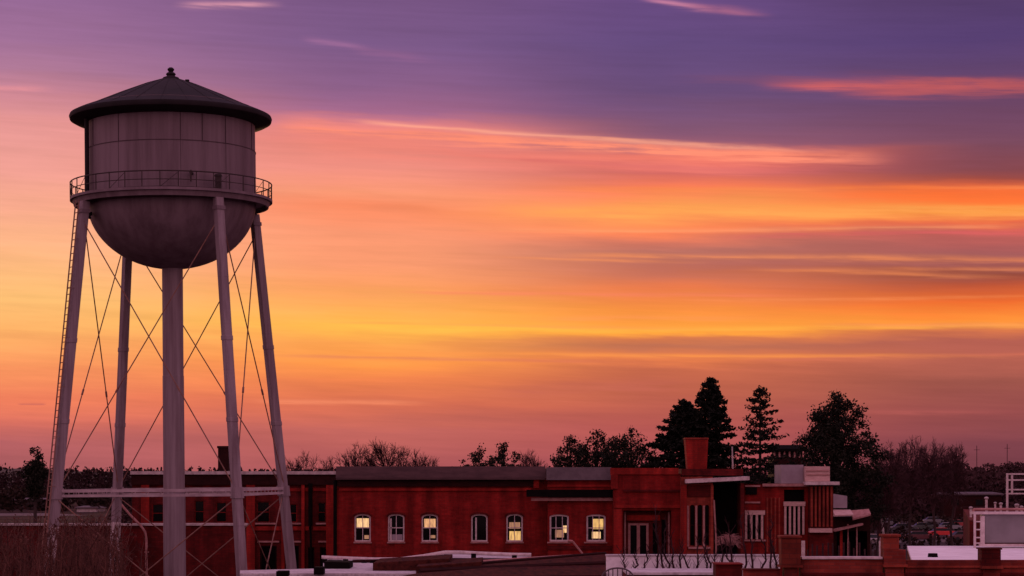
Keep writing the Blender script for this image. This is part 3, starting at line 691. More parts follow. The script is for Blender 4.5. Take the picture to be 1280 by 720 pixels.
G_ = Bld('shop', 'low red shop with pale box roof and awnings beside the tall ragged tree', 1040.5, 165, cat='building')
G_.wall('dark_band', 1040.5, 1088, 646, [(1046,1084,664,830,0)], dep=1.5, roof=.1)
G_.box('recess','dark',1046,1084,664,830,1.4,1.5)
b=MB(); x0,x1=G_.X(1040),G_.X(1059); b.hexa([(x0,0,G_.Z(635)),(x1,0,G_.Z(635)),(x1,3,G_.Z(635)),(x0,3,G_.Z(635))],[(x0,0,G_.Z(617)),(x1,0,G_.Z(620)),(x1,3,G_.Z(620)),(x0,3,G_.Z(617))]); b.build('roof_box',M['mauve'],G_.t)
b=MB(); x0,x1=G_.X(1040),G_.X(1063); b.hexa([(x0,-1.6,G_.Z(645)),(x1,-1.6,G_.Z(644)),(x1,-.004,G_.Z(644)),(x0,-.004,G_.Z(645))],[(x0,-1.6,G_.Z(643.5)),(x1,-1.6,G_.Z(642.5)),(x1,-.004,G_.Z(637)),(x0,-.004,G_.Z(637))]); b.build('awning',M['pink'],G_.t)
b=MB(); x0,x1=G_.X(1063.5),G_.X(1086); b.hexa([(x0,-1.0,G_.Z(650)),(x1,-1.0,G_.Z(644)),(x1,-.004,G_.Z(640)),(x0,-.004,G_.Z(644))],[(x0,-1.0,G_.Z(648)),(x1,-1.0,G_.Z(642)),(x1,-.004,G_.Z(636)),(x0,-.004,G_.Z(638))]); b.build('awning',M['trim_dim'],G_.t)
G_.box('post','brick_bright',1049,1052,660,830,-.5,-.3)
for a in (1058,1069): G_.box('post','trim_dim',a,a+1.7,655,830,-.5,-.35)
b=MB(); x0,x1=G_.X(1041),G_.X(1076); b.hexa([(x0,-1.2,G_.Z(664)),(x1,-1.2,G_.Z(656)),(x1,-.004,G_.Z(656)),(x0,-.004,G_.Z(664))],[(x0,-1.2,G_.Z(661)),(x1,-1.2,G_.Z(653.5)),(x1,-.004,G_.Z(653.5)),(x0,-.004,G_.Z(661))]); b.build('canopy_beam',M['trim_dim'],G_.t)

# far dark house between the trees, and the pale roofed shed
t=thing('house','small far house with dark rounded roof between the two tall trees','building',(*GP(987,260),0))
s=260/F
b=MB(); b.box(-20*s,20*s,0,6,0,CZ+18*s); b.build('wall',M['dark_band'],t)
b=MB(); b.box(-23*s,23*s,-.5,6.5,CZ+26*s,CZ+29*s); b.hexa([(-23*s,-.5,CZ+29*s),(23*s,-.5,CZ+29*s),(23*s,6.5,CZ+29*s),(-23*s,6.5,CZ+29*s)],[(-16*s,1,CZ+34*s),(16*s,1,CZ+34*s),(16*s,5,CZ+34*s),(-16*s,5,CZ+34*s)]); b.build('roof',M['blackwood'],t)
for k in range(7):
    b=MB(); xx=(-20+k*6.3)*s; b.box(xx,xx+2*s,-.1,.1,CZ+18*s,CZ+26*s); b.build('porch_post',M['trim_dim'],t)
b=MB(); b.box(-19*s,19*s,2,2.2,CZ+18*s,CZ+26*s); b.build('porch_wall',M['brownroof'],t)

def shed(px0, px1, py, D, label, hh=4.5, wm='dark_band', rm='road'):
    t=thing('warehouse',label,'building',(*GP(px0,D),0)); w_=(px1-px0)*D/F; z=CZ+(HZ-py)*D/F
    b=MB(); b.box(0,w_,0,12,0,z-.3); b.build('wall',M[wm],t)
    b=MB(); b.hexa([(-.4,-.4,z-.3),(w_+.4,-.4,z-.3),(w_+.4,12.4,z-.3),(-.4,12.4,z-.3)],[(-.4,-.4,z),(w_+.4,-.4,z),(w_-.5,6,z+.3),(.5,6,z+.3)]); b.build('roof',M[rm],t)
    k=int(w_/5)
    for i in range(k):
        b=MB(); b.box(1.5+i*5,3+i*5,-.06,-.01,z-2.4,z-1.2); b.build('window',M['glass'],t)
shed(1180,1252,617,425,'long low dark building with a thin pale roof edge behind the parking lot', rm='slate')
shed(-20,62,624,560,'low pale roofed farm building left of the tower', rm='slate')
shed(96,120,634,520,'tiny pale shed beyond the wall between two tower legs', wm='stone', rm='slate')
for i,(px,top,lb) in enumerate([(1221,557,'left utility pole rising from the far right wood'),(1259,555,'right utility pole rising from the far right wood')]):
    t=thing('utility_pole',lb,'pole',(*GP(px,430),0),0,'utility poles over the right wood'); H=W(px,top,430).z
    b=MB(); b.tube((0,0,0),(0,0,H),.08,.06,6); b.build('pole',M['twig'],t); b=MB(); b.box(-.6,.6,-.1,-.0,H-.9,H-.83); b.build('crossarm',M['twig'],t)

# ---- low front wall and downpipe at left
K_ = Bld('brick_wall','long one storey dark red brick wall with thin pale coping behind the reeds',-80,130,cat='wall')
b=MB(); b.box(0,K_.X(307),0,.4,0,K_.Z(657)); b.build('wall',M['brick_dark'],K_.t)
b=MB(); b.box(-.1,K_.X(309),-.12,.5,K_.Z(657)+.003,K_.Z(654.3)); b.build('coping',M['stone'],K_.t)
b=MB(); pts=[(152,630),(163,643),(176,656),(182,664),(184,674),(184,700),(184.5,780)]
pp=[(K_.X(a),-.25,K_.Z(c_)) for a,c_ in pts]
for p,q in zip(pp,pp[1:]): b.tube(p,q,.075,.075,8)
for a,z_ in ((184,690),(184.2,720)): b.box(K_.X(a)-.12,K_.X(a)+.12,-.3,0,K_.Z(z_)-.04,K_.Z(z_)+.04)
b.build('conduit',M['trim_dim'],K_.t,smooth=True)

# ------------------------------------------------------------------ water tower
TD=113.0; tx=(219.3-CX)/F*TD
tw=thing('water_tower','tall dark steel water tower with conical roof, round balcony and four splayed legs','water tower',(tx,TD,0)); tw.rotation_euler=(0,R(-0.45),0)
k_=TD/F; z_=lambda py: CZ+(HZ-py)*k_
b=MB()
# plates of the shell: three courses with lapped seams
b.lathe([(4.50,z_(253)),(4.54,z_(253)),(4.54,z_(191)),(4.515,z_(190.6)),(4.515,z_(137))],96)
b.build('tank_shell',M['tank'],tw,True)
b=MB(); b.lathe([(4.56,z_(191.2)),(4.56,z_(190.2)),(4.51,z_(190.2)),(4.51,z_(191.2))],96,True)
b.lathe([(4.57,z_(248)),(4.57,z_(246.5)),(4.51,z_(246.5)),(4.51,z_(248))],96,True)
ca=[R(a) for a in (-118,-74.8,-60,-42,-10,20,60,100,140,170,-146)]
for i,a in enumerate(ca):
    zt=z_(138); zb=z_(190) if i==2 else z_(246)
    rr=4.53
    b.tube((rr*math.cos(a),rr*math.sin(a),zb),(rr*math.cos(a),rr*math.sin(a),zt),.02,.02,4)
b.build('plate_seams',M['seam'],tw)
b=MB(); prof=[(4.535,z_(253)-.001)]
zb0=z_(253); zb1=z_(336.5)
for i in range(1,19):
    a=math.pi/2*i/18; prof.append((4.535*math.cos(a)+0.0001,zb0-(zb0-zb1)*math.sin(a)))
b.lathe(prof[::-1],96); b.build('tank_bowl',M['tank'],tw,True)
b=MB(); zr=z_(147.5)
b.lathe([(0.25,z_(97.5)),(1.4,z_(106.5)),(2.8,z_(120)),(4.2,z_(134.5)),(4.9,z_(141)),(5.25,z_(144.4)),(5.40,z_(146)),(5.44,z_(148.5)),(5.40,z_(152)),(5.2,z_(154.5)),(4.5,z_(157.5)),(4.4,z_(137))],96)
rf=b.build('tank_roof',M['roofsteel'],tw,True)
b=MB()
for k in range(24):
    a=2*math.pi*k/24+.06
    pr=[(0.3,z_(98)),(1.4,z_(106.5)),(2.8,z_(120)),(4.2,z_(134.5)),(4.9,z_(141)),(5.3,z_(145.2))]
    for p,q in zip(pr,pr[1:]): b.tube((p[0]*math.cos(a),p[0]*math.sin(a),p[1]),(q[0]*math.cos(a),q[0]*math.sin(a),q[1]),.022,.022,4,False)
b.build('roof_seams',M['roofsteel'],rf)
b=MB(); b.lathe([(0.0,z_(86.5)),(.10,z_(84.5)),(.19,z_(86.5)),(.16,z_(88.6)),(.11,z_(89.8)),(.22,z_(91.2)),(.27,z_(93)),(.22,z_(94.5)),(.25,z_(95.6)),(.42,z_(97)),(.5,z_(100))],20); b.build('finial',M['roofsteel'],rf,True)
b=MB(); a=R(-58); b.box(.85,1.05,-.5,-.3,z_(106),z_(101.5)); b.build('roof_hatch',M['roofsteel'],rf)
# balcony
b=MB(); b.lathe([(4.5,z_(250)),(5.43,z_(250)),(5.43,z_(253.2)),(5.30,z_(253.4)),(5.22,z_(259.5)),(5.12,z_(259.5)),(5.08,z_(254)),(4.5,z_(254))],96); b.build('balcony_deck',M['tank'],tw,True)
b=MB(); b.ringtube(5.40,z_(231),.035,96); b.ringtube(5.40,z_(241),.022,96)
for k in range(36):
    a=2*math.pi*k/36+.05; c_,s_=math.cos(a),math.sin(a)
    b.tube((5.4*c_,5.4*s_,z_(250)),(5.4*c_,5.4*s_,z_(230.6)),.03,.03,5)
    if k%3==0:
        a2=a+2*math.pi/36*.95; b.tube((5.4*c_,5.4*s_,z_(250)),(5.4*math.cos(a2),5.4*math.sin(a2),z_(233)),.014,.014,4)
b.build('railing',M['rail'],tw)
b=MB(); b.box(2.95,3.25,-4.2,-3.9,z_(250)-.0,z_(233)); b.lathe([(.001,z_(231)),(.16,z_(231.4)),(.22,z_(234)),(.001,z_(234.2))],12)
b.v=[v if i<8 else (v[0]+3.1,v[1]-4.05,v[2]) for i,v in enumerate(b.v)]; b.build('valve_box',M['rail'],tw)
b=MB(); b.tube((1.75,-4.62,z_(242)),(1.75,-4.62,z_(228)),.05,.05,6); b.tube((1.75,-4.62,z_(231)),(1.75,-4.2,z_(231)),.09,.09,6); b.build('lamp_bracket',M['rail'],tw)
# overflow pipe down the shell
b=MB(); a=R(-150.5); px_,py_=4.74*math.cos(a),4.72*math.sin(a)
b.tube((px_,py_,z_(146)),(px_,py_,z_(250)),.12,.12,8); b.tube((px_,py_,z_(258)),(px_,py_,z_(271)),.085,.085,8); b.build('overflow_pipe',M['roofsteel'],tw)
b=MB(); b.tube((px_,py_,z_(271)),(px_,py_,z_(275)),.26,.26,10); b.tube((px_,py_,z_(275)),(px_*.96,py_*.96,z_(279)),.16,.05,10); b.build('pipe_flange',M['roofsteel'],tw)
# riser
b=MB(); rz_=[(.57,0)]
b.lathe([(.60,0),(.60,z_(617)),(.575,z_(616.5)),(.575,z_(470)),(.56,z_(469.6)),(.56,z_(330))],36); b.build('riser_pipe',M['steel'],tw,True)
b=MB(); b.tube((0,0,-.2),(0,0,.35),1.0,1.0,24); b.build('footing',M['concrete'],tw)
# legs
AZ=R(37); dirs=[Vector((-math.cos(AZ),-math.sin(AZ),0)),Vector((math.sin(AZ),-math.cos(AZ),0)),Vector((math.cos(AZ),math.sin(AZ),0)),Vector((-math.sin(AZ),math.cos(AZ),0))]
def RL(z): return 5.17+0.112*(24-z)
def LP(i,z): return dirs[i]*RL(z)+Vector((0,0,z))
ztop=z_(259.8); zj=z_(614.5); 
for i in range(4):
    b=MB(); d=dirs[i]; tn=Vector((-d.y,d.x,0)); hw=.215
    def sec(z,h=hw): c_=LP(i,z); return [c_-d*h-tn*h,c_+d*h-tn*h,c_+d*h+tn*h,c_-d*h+tn*h]
    zs=[0.0,z_(617.5),z_(612),z_(430),z_(428),ztop]
    for za,zc_ in ((0.0,z_(655)),(z_(655),ztop)): 
        if za==0.0: lowm=MB(); lowm.hexa(sec(za),sec(zc_))
        else: b.hexa(sec(za),sec(zc_))
    for zc_ in (z_(430),z_(528)): b.hexa(sec(zc_-.12,hw+.022),sec(zc_+.12,hw+.022))
    for zc_ in [z_(300+56*q) for q in range(7)]:   # rivet rows read as faint bands
        b.hexa(sec(zc_-.02,hw+.006),sec(zc_+.02,hw+.006))
    leg=b.build('leg',M['steel'],tw,bevel=.03); lowm.build('leg_base',M['peel' if i in (0,3) else 'steel'],leg)
    b=MB(); b.hexa(sec(z_(274.5),hw+.04),sec(z_(270),hw+.04)); b.hexa(sec(z_(267.8),hw-.01),sec(ztop,hw-.06)); b.build('leg_collar',M['tank'],leg)
    b=MB(); b.hexa(sec(zj-.32,hw+.05),sec(zj+.25,hw+.05)); b.build('gusset',M['steel'],leg)
    b=MB(); c_=LP(i,0); b.box(c_.x-.8,c_.x+.8,c_.y-.8,c_.y+.8,-.2,.3); b.build('footing',M['concrete'],leg)
for i in range(4):
    j=(i+1)%4; p=LP(i,zj); q=LP(j,zj); u=(q-p).normalized(); p2=p+u*.3; q2=q-u*.3
    b=MB(); s1=Vector((0,0,1)); nrm=u.cross(s1)
    for dz,hh in ((.10,.075),(-.16,.06)):
        o=Vector((0,0,dz)); w2=.09
        B=[p2+o-nrm*w2-s1*hh,q2+o-nrm*w2-s1*hh,q2+o+nrm*w2-s1*hh,p2+o+nrm*w2-s1*hh]; T=[v+s1*2*hh for v in B]; b.hexa(B,T)
    for k in range(1,12):
        a=p2.lerp(q2,k/12); b.tube(a+Vector((0,0,-.12)),a+Vector((0,0,.05)),.03,.03,4)
    b.build('strut',M['strut'],tw)
    for (a,za),(c_,zc_) in (((i,z_(283)),(j,zj+.12)),((j,z_(283)),(i,zj+.12)),((i,zj-.25),(j,.4)),((j,zj-.25),(i,.4))):
        P=LP(a,za); Q=LP(c_,zc_); off=nrm*(.1 if a==i else -.06); b=MB(); P=P+off; Q=Q+off
        b.tube(P,Q,.034,.034,6,True); m1=P.lerp(Q,.62); m2=P.lerp(Q,.64); b.tube(m1,m2,.06,.06,6)
        b.tube(P,P.lerp(Q,.01),.10,.10,8); b.tube(Q.lerp(P,.01),Q,.10,.10,8)
        b.build('tie_rod',M['rod'],tw)
# ladder up the outside of the left leg
b=MB(); d=dirs[0]; tn=Vector((-d.y,d.x,0))
def LD(z,s): return dirs[0]*(RL(z)+.42)+tn*s+Vector((0,0,z))
zt=z_(259)
for s_ in (-.2,.2): b.tube(LD(0,s_),LD(zt,s_),.04,.04,5)
z=.3
while z<zt: b.tube(LD(z,-.2),LD(z,.2),.026,.026,4,False); z+=.36
z=1.5
while z<zt:
    for s_ in (-.2,.2): b.tube(LD(z,s_),LP(0,z)+dirs[0]*.2+tn*s_,.018,.018,4,False)
    z+=2.6
b.build('ladder',M['rod'],tw)

# ------------------------------------------------------------------ foreground roofs
def PB(t, name, m, pts, parent=None, D=None): pass
# white roofed annex in the middle
H_=thing('annex','low annex with flat white roof and raised pale edge pipes before the arched windows','building',(0,0,0))
zw=5.2
def XP(px,D): return (px-CX)/F*D
FP=[(300,96),(664,96),(664,118),(556,119.5),(500,113),(404,113),(404,101),(300,99)]
def slab(fp,z0,z1):
    b=MB(); n=len(fp); b.add([(XP(a,d),d,z0) for a,d in fp]+[(XP(a,d),d,z1) for a,d in fp],[tuple(range(n-1,-1,-1)),tuple(range(n,2*n))]+[(k,(k+1)%n,n+(k+1)%n,n+k) for k in range(n)]); return b
slab(FP,0,zw-.01).build('wall',M['brick_dark'],H_); slab(FP,zw,zw+.12).build('roof',M['white'],H_)
def curb(px0,py0,px1,py1,D,th,dep,name='roof_curb',m='fieldwood'):
    b=MB(); x0,x1=XP(px0,D),XP(px1,D); za=CZ+(HZ-py0)/F*D; zb=CZ+(HZ-py1)/F*D
    b.hexa([(x0,D,za-th),(x1,D,zb-th),(x1,D+dep,zb-th),(x0,D+dep,za-th)],[(x0,D,za),(x1,D,zb),(x1,D+dep,zb),(x0,D+dep,za)])
    return b.build(name,M[m],H_)
def rb(px0,px1,yt0,yt1,yb,dep,m='fieldwood',name='roof_curb'):
    D0=4.68*F/(yb-HZ); b=MB(); x0,x1=XP(px0,D0),XP(px1,D0); za=CZ+(HZ-yt0)/F*D0; zb=CZ+(HZ-yt1)/F*D0
    b.hexa([(x0,D0,zw+.1),(x1,D0,zw+.1),(x1,D0+dep,zw+.1),(x0,D0+dep,zw+.1)],[(x0,D0,za),(x1,D0,zb),(x1,D0+dep,zb),(x0,D0+dep,za)]); b.build(name,M[m],H_,bevel=.03)
rb(405,437,702,703,711,2.2,'dark','roof_recess'); rb(466,562,703.5,698,713.5,5,'fieldwood'); rb(440,560,700.2,697.5,703.5,.6,'dark_band')
rb(520,602,708,702,716.5,5,'fieldwood'); rb(392,404,709,709,718,1,'dark'); rb(345,360,714,714,720,.8,'dark')
rb(562,664,698,698.5,700.8,.7,'dark_band')
pts=[(402,696.5),(440,698.2),(470,699.2),(500,699),(530,695),(556,690.5),(575,690.5),(600,691.8),(640,693.3),(664,693.6)]
b=MB()
for (a,c_),(d_,e_) in zip(pts,pts[1:]): b.tube(W(a,c_,111.3),W(d_,e_,111.3),.10,.10,8)
b.build('edge_pipe',M['trim'],H_,True)
for a,c_,e_ in ((406,699,706),(424,700,708),(432,699,709),(455,702,712),(466,701,712),(558,693,708),(592,692,706),(643,694,702)):
    b=MB(); p=W(a,c_,107); q=W(a,e_,107); b.box(p.x-.13,p.x+.13,p.y-.1,p.y+.1,q.z-.1,p.z); b.build('roof_post',M['dark'],H_)
b=MB(); p=W(404,703,108); b.box(p.x,p.x+1.15,107.6,109,p.z-.28,p.z+.05); b.build('roof_box',M['mauve'],H_)
S_=thing('shingle_roof_building','nearer building with brown sloping shingle roof left of the white wall','building',(0,0,0))
fl=W(596,702.5,104); fr=W(757,692.5,104); nl=W(470,726,84); nr=W(757,728,84)
b=MB(); b.hexa([nl-Vector((0,0,.12)),nr-Vector((0,0,.12)),fr-Vector((0,0,.12)),fl-Vector((0,0,.12))],[nl,nr,fr,fl]); b.build('roof',M['fieldwood'],S_)
b=MB(); b.hexa([(nl.x,84,0),(nr.x,84,0),(fr.x,104,0),(fl.x,104,0)],[nl-Vector((0,0,.13)),nr-Vector((0,0,.13)),fr-Vector((0,0,.13)),fl-Vector((0,0,.13))]); b.build('wall',M['brick_dark'],S_)
b=MB()
for t0,t1,th in ((.32,.0,.10),(.62,.42,.16),(.98,.84,.06)):
    p=nl.lerp(fl,1-t0); q=nr.lerp(fr,1-t1); b.tube(p+Vector((0,0,.04)),q+Vector((0,0,.04)),th,th*.8,6)
b.build('roof_ridge',M['dark_band'],S_,True)
b=MB(); b.tube(fl,fr,.09,.09,8); b.build('edge_flashing',M['trim_dim'],S_,True)
b=MB(); p=W(716,677,104.5); q=W(728,692,104.5); b.tube(p,q,.06,.05,6); b.tube(p,p+Vector((-.25,0,.03)),.08,.08,6); b.build('bent_vent',M['trim_dim'],S_)

# white walled building
L_=thing('white_wall','long white parapet wall with bare climbers in front','wall',(0,0,0))
b=MB(); p=W(758,695,90); q=W(975,695,90); b.box(p.x,q.x,90,90.4,0,p.z); b.build('wall',M['whitewall'],L_)
b=MB(); b.box(p.x-.03,q.x+.03,89.95,90.45,p.z+.002,p.z+.06); b.build('coping',M['white'],L_)
t=thing('flat_roof','flat white roof slab with dark red fascia below the climbers','roof',(0,0,0))
zc_=CZ-124*84/F
b=MB(); b.box(XP(782,84),XP(896,84),83.0,86.5,zc_-.1,zc_); b.build('roof',M['white'],t)
b=MB(); b.box(XP(782,84),XP(896,84),83.1,86.4,0,zc_-.103); b.build('wall',M['brick_dark'],t)
b=MB(); c_=W(772,722,82)
for k in range(10):
    a0=math.pi*k/10; a1=math.pi*(k+1)/10
    b.tube((c_.x-math.cos(a0)*.62,82,c_.z+math.sin(a0)*.38),(c_.x-math.cos(a1)*.62,82,c_.z+math.sin(a1)*.38),.035,.035,6)
for k in range(1,10):
    a0=math.pi*k/10; b.tube((c_.x-math.cos(a0)*.6,82,c_.z),(c_.x-math.cos(a0)*.6,82,c_.z+math.sin(a0)*.36),.02,.02,4)
tag(b.build('wire_arch',M['slate']),'small grey wire arch at the lower left corner of the white wall','arch')
b=MB(); b.box(XP(895,80),XP(928,80),80,81.2,0,W(0,706,80).z); t=thing('brick_block','small dark brick block in front of the white wall','wall',(0,0,0)); b.build('wall',M['brick_dark'],t)
b=MB(); b.box(XP(894,80),XP(929,80),79.9,81.3,W(0,706,80).z+.002,W(0,704.5,80).z); b.build('coping',M['brick'],t)
# bare climbing saplings
i=0
for px,top in [(786,690),(795,693),(804,684),(820,646),(829,640),(836,652),(842,668),(851,676),(861,682),(870,672),(880,686),(887,672),(897,690),(905,668),(914,676),(922,655),(932,648),(941,643),(950,658),(959,650),(966,662),(971,670)]:
    p=W(px+random.uniform(-2,2),0,88.6); H=W(0,top,88.6).z
    t=thing('bare_sapling','thin bare climbing stem in the row before the white wall','sapling',(p.x,88.6,0),0,'bare climbing stems before the white wall')
    tr=MB(); pr=Vector((0,0,0)); nseg=10; zst=5.6
    tr.tube((0,0,0),(0.05,0,zst),.05,.04,5,False); pr=Vector((.05,0,zst)); cr=MB()
    for k in range(nseg):
        nx=Vector((pr.x+random.gauss(0,.05)-.02,random.gauss(0,.05),zst+(H-zst)*(k+1)/nseg)); r_=.042*(1-k/nseg)+.012
        tr.tube(pr,nx,r_,r_*.9,5,False); pr=nx
        for _ in range(2):
            a=random.random()*6.28; l=random.uniform(.12,.45); cr.tube(nx,nx+Vector((math.cos(a)*l*.7,math.sin(a)*l*.5,l)),.014,.007,3,False)
    # hooked foot of the stem
    tr.build('trunk',M['twig'],t); cr.build('twigs',M['twig'],t)
t=thing('bare_shrub','small round pale twiggy shrub in the dark gap above the white wall','shrub',(XP(912,95),95,0))
b=MB(); b.tube((0,0,0),(0,0,6.6),.06,.04,5); b.build('stem',M['twig'],t); b=MB()
for _ in range(170):
    a=random.random()*6.28; e=random.uniform(.1,1.5); l=random.uniform(.25,.5); d=Vector((math.cos(a)*math.cos(e),math.sin(a)*math.cos(e),math.sin(e))); q0=Vector((0,0,6.7))+d*l; q1=q0+Vector((math.cos(a)*.28,math.sin(a)*.28,random.uniform(-.3,.12)))
    b.tube(Vector((0,0,6.6)),q0,.014,.010,3,False); b.tube(q0,q1,.010,.007,3,False)
b.build('crown',M['trim_dim'],t)

# foreground parapet
J_=thing('parapet','nearest red brick roof parapet with three square piers','wall',(0,0,0))
JD=60; jz=lambda py: CZ+(HZ-py)*JD/F
def jb(name,m,a,b_,c_,d_,y0=0,y1=.35,bv=0,par=None):
    k=MB(); k.box(XP(a,JD),XP(b_,JD),JD+y0,JD+y1,jz(d_) if d_ else 0,jz(c_)); return k.build(name,M[m],par or J_,bevel=bv)
jb('wall','brick_fore',930,975,713,None); jb('coping','brick_dark',928,975,711,712.9,-.05,.4)
jb('wall','brick_fore',1000.5,1103.5,699.2,None)
jb('coping','trim',1002,1103,696,699,-.06,.42,.01)
jb('wall','brick_fore',1131.5,1330,700.3,None)
jb('string_course','brick_dark',1002,1330,716,719,-.06,-.003); jb('string_course','brick_orange',1132,1330,707,709.5,-.045,-.003)
p1=jb('pier','brick_orange',976,1000,673,706,-.15,.45,.015); jb('pier_cap','brick_orange',974.5,1001.5,669.5,672.9,-.2,.5,.02,p1); jb('pier_base','brick_fore',980,996,706.1,None,-.1,.4,0,p1)
jb('pier_ledge','brick_orange',974,1002.5,706.1,709,-.2,.45,0,p1)
p2=jb('pier','brick_orange',1103.5,1123,671,687,-.12,.4,.012); jb('pier_cap','brick_orange',1102,1125,667.8,670.9,-.16,.45,.015,p2); jb('pier_base','brick_fore',1104,1131,687.1,705,-.15,.45,.01,p2)
jb('pier_ledge','brick_orange',1103,1133,705.1,708.5,-.22,.4,0,p2); jb('pier_foot','brick_fore',1106,1129,708.6,None,-.12,.4,0,p2)
p3=jb('pier','brick_dark',1226,1250,687,707,-.12,.42,.012); jb('pier_cap','brick_dark',1224.5,1251.5,684.8,686.9,-.15,.46,.01,p3); jb('pier_ledge','brick_orange',1225,1252,707.1,710.5,-.22,.4,0,p3); jb('pier_foot','brick_fore',1228,1249,710.6,None,-.1,.4,0,p3)
# white roof behind the parapet
t=thing('white_roof','flat white roof beyond the nearest brick parapet','roof',(0,0,0))
b=MB(); zz=7.3; b.hexa([(XP(1132,62),60.8,zz-.1),(XP(1400,62),60.8,zz-.1),(XP(1400,76),76,zz-.1),(XP(1134,76),76,zz-.1)],[(XP(1132,62),60.8,zz),(XP(1400,62),60.8,zz),(XP(1400,76),76,zz),(XP(1134,76),76,zz)]); b.build('membrane',M['whitewall'],t)
b=MB(); b.hexa([(XP(1132,62),60.8,0),(XP(1400,62),60.8,0),(XP(1400,76),76,0),(XP(1134,76),76,0)],[(XP(1132,62),60.8,zz-.11),(XP(1400,62),60.8,zz-.11),(XP(1400,76),76,zz-.11),(XP(1134,76),76,zz-.11)]); b.build('wall',M['brick_dark'],t)
b=MB(); p=W(1166,696,66); b.tube((p.x,66,zz),(p.x,66,zz+.12),.17,.15,10); b.build('roof_drain',M['dark'],t)
# glazed terrace strip behind the pale coping
t=thing('terrace_railing','terrace railing with pale end post and dark slats behind the pale coping','railing',(0,0,0))
b=MB()
for a in (1004,1101): p=W(a,674,64); b.box(p.x-.05,p.x+.05,63.95,64.05,6.9,W(0,676,64).z)
b.build('post',M['trim'],t); b=MB()
for k in range(14):
    a=1009+k*6.6+random.uniform(-1,1); p=W(a,0,64); b.box(p.x-.025,p.x+.02,63.98,64.02,6.9,W(0,random.uniform(677,688),64).z)
b.build('slats',M['twig'],t)

# ---- rooftop plant at the right
N_=thing('brick_building','dark low building with vents on its roof behind the grey plant unit','building',(0,0,0))
b=MB(); b.hexa([(XP(1212,86),86,0),(XP(1420,86),86,0),(XP(1420,112),112,0),(XP(1204,112),112,0)],[(XP(1212,86),86,8),(XP(1420,86),86,8),(XP(1420,112),112,8),(XP(1204,112),112,8)]); b.build('wall',M['brick_dark'],N_)
b=MB(); b.box(XP(1204,112)-.1,XP(1420,112),111.8,112.3,8.002,8.12); b.build('coping',M['dark_band'],N_)
def vent(px,pt,D,r,zb,lb,cap=True):
    t=thing('roof_vent',lb,'vent',(XP(px,D),D,zb),0,'vents on the dark roof'); h=W(0,pt,D).z-zb
    b=MB(); b.tube((0,0,0),(0,0,h),r*.55,r*.55,10); b.build('pipe',M['trim'],t)
    b=MB(); b.lathe([(.001,h+r*.8),(r*.7,h+r*.6),(r,h+.02),(r*.7,h-r*.5),(.001,h-r*.6)],14); b.build('cap',M['stone'],t,True)
vent(1233,623,100,.11,8,'tallest pale mushroom vent on the dark roof')
vent(1213.5,635,92,.09,8,'pale mushroom vent at the left edge of the dark roof')
vent(1244,629,98,.08,8,'small pale mushroom vent right of the tallest vent'); vent(1251,630,99,.1,8,'pale vent just left of the pipe frame')
vent(1271,632,92,.12,8,'stubby pale vent under the pipe frame'); vent(1277,634,90,.09,8,'smallest pale vent at the photo\'s right edge')
U_=thing('plant_unit','grey sheet metal plant unit in a pale pipe frame','roof unit',(XP(1217,74),74,7.3))
u=74/F; ux=lambda px:(px-1217)*u; uz=lambda py: CZ+(HZ-py)*u-7.3
b=MB(); b.box(ux(1231.5),ux(1330),0.1,.85,uz(679),uz(643)); b.build('body',M['unit'],U_,bevel=.03)
b=MB(); b.box(ux(1226),ux(1231),-.0,.098,uz(681),uz(645)); b.build('end_panel',M['trim'],U_)
b=MB(); b.box(ux(1219),ux(1330),-.05,.9,uz(643)+.003,uz(640)); b.build('top_rim',M['trim'],U_)
b=MB(); b.box(ux(1224),ux(1330),-.02,.096,uz(683),uz(680)); b.build('bottom_rim',M['trim'],U_)
b=MB(); b.tube((ux(1218.5),0,0),(ux(1218.5),0,uz(641)),.045,.045,8)
for py in (652,662,672,679): b.tube((ux(1218.5),0,uz(py)),(ux(1226),0,uz(py)),.025,.025,6)
b.build('side_frame',M['trim'],U_)
b=MB(); b.tube((ux(1223),.8,uz(637)),(ux(1330),.8,uz(637)),.045,.045,8); b.tube((ux(1223),.8,uz(637)),(ux(1223),.8,uz(641)),.045,.045,8)
b.build('top_pipe',M['trim_dim'],U_)
t=thing('pipe_frame','pale open frame of square pipes standing on the dark roof','frame',(XP(1259,88),88,8)); u2=88/F; vz=lambda py: CZ+(HZ-py)*u2-8
b=MB(); X_=lambda px:(px-1259)*u2
for px,a,c_ in ((1259,640,592),(1265,618,594),(1300,640,592)): b.box(X_(px)-.04,X_(px)+.04,-.04,.04,max(0,vz(a)),vz(c_))
b.build('upright',M['trim'],t); b=MB()
for py in (592.5,600,617,612): b.box(X_(1259)-.05,X_(1330),-.035,.035,vz(py)-.03,vz(py)+.03)
b.build('crossbar',M['trim'],t)

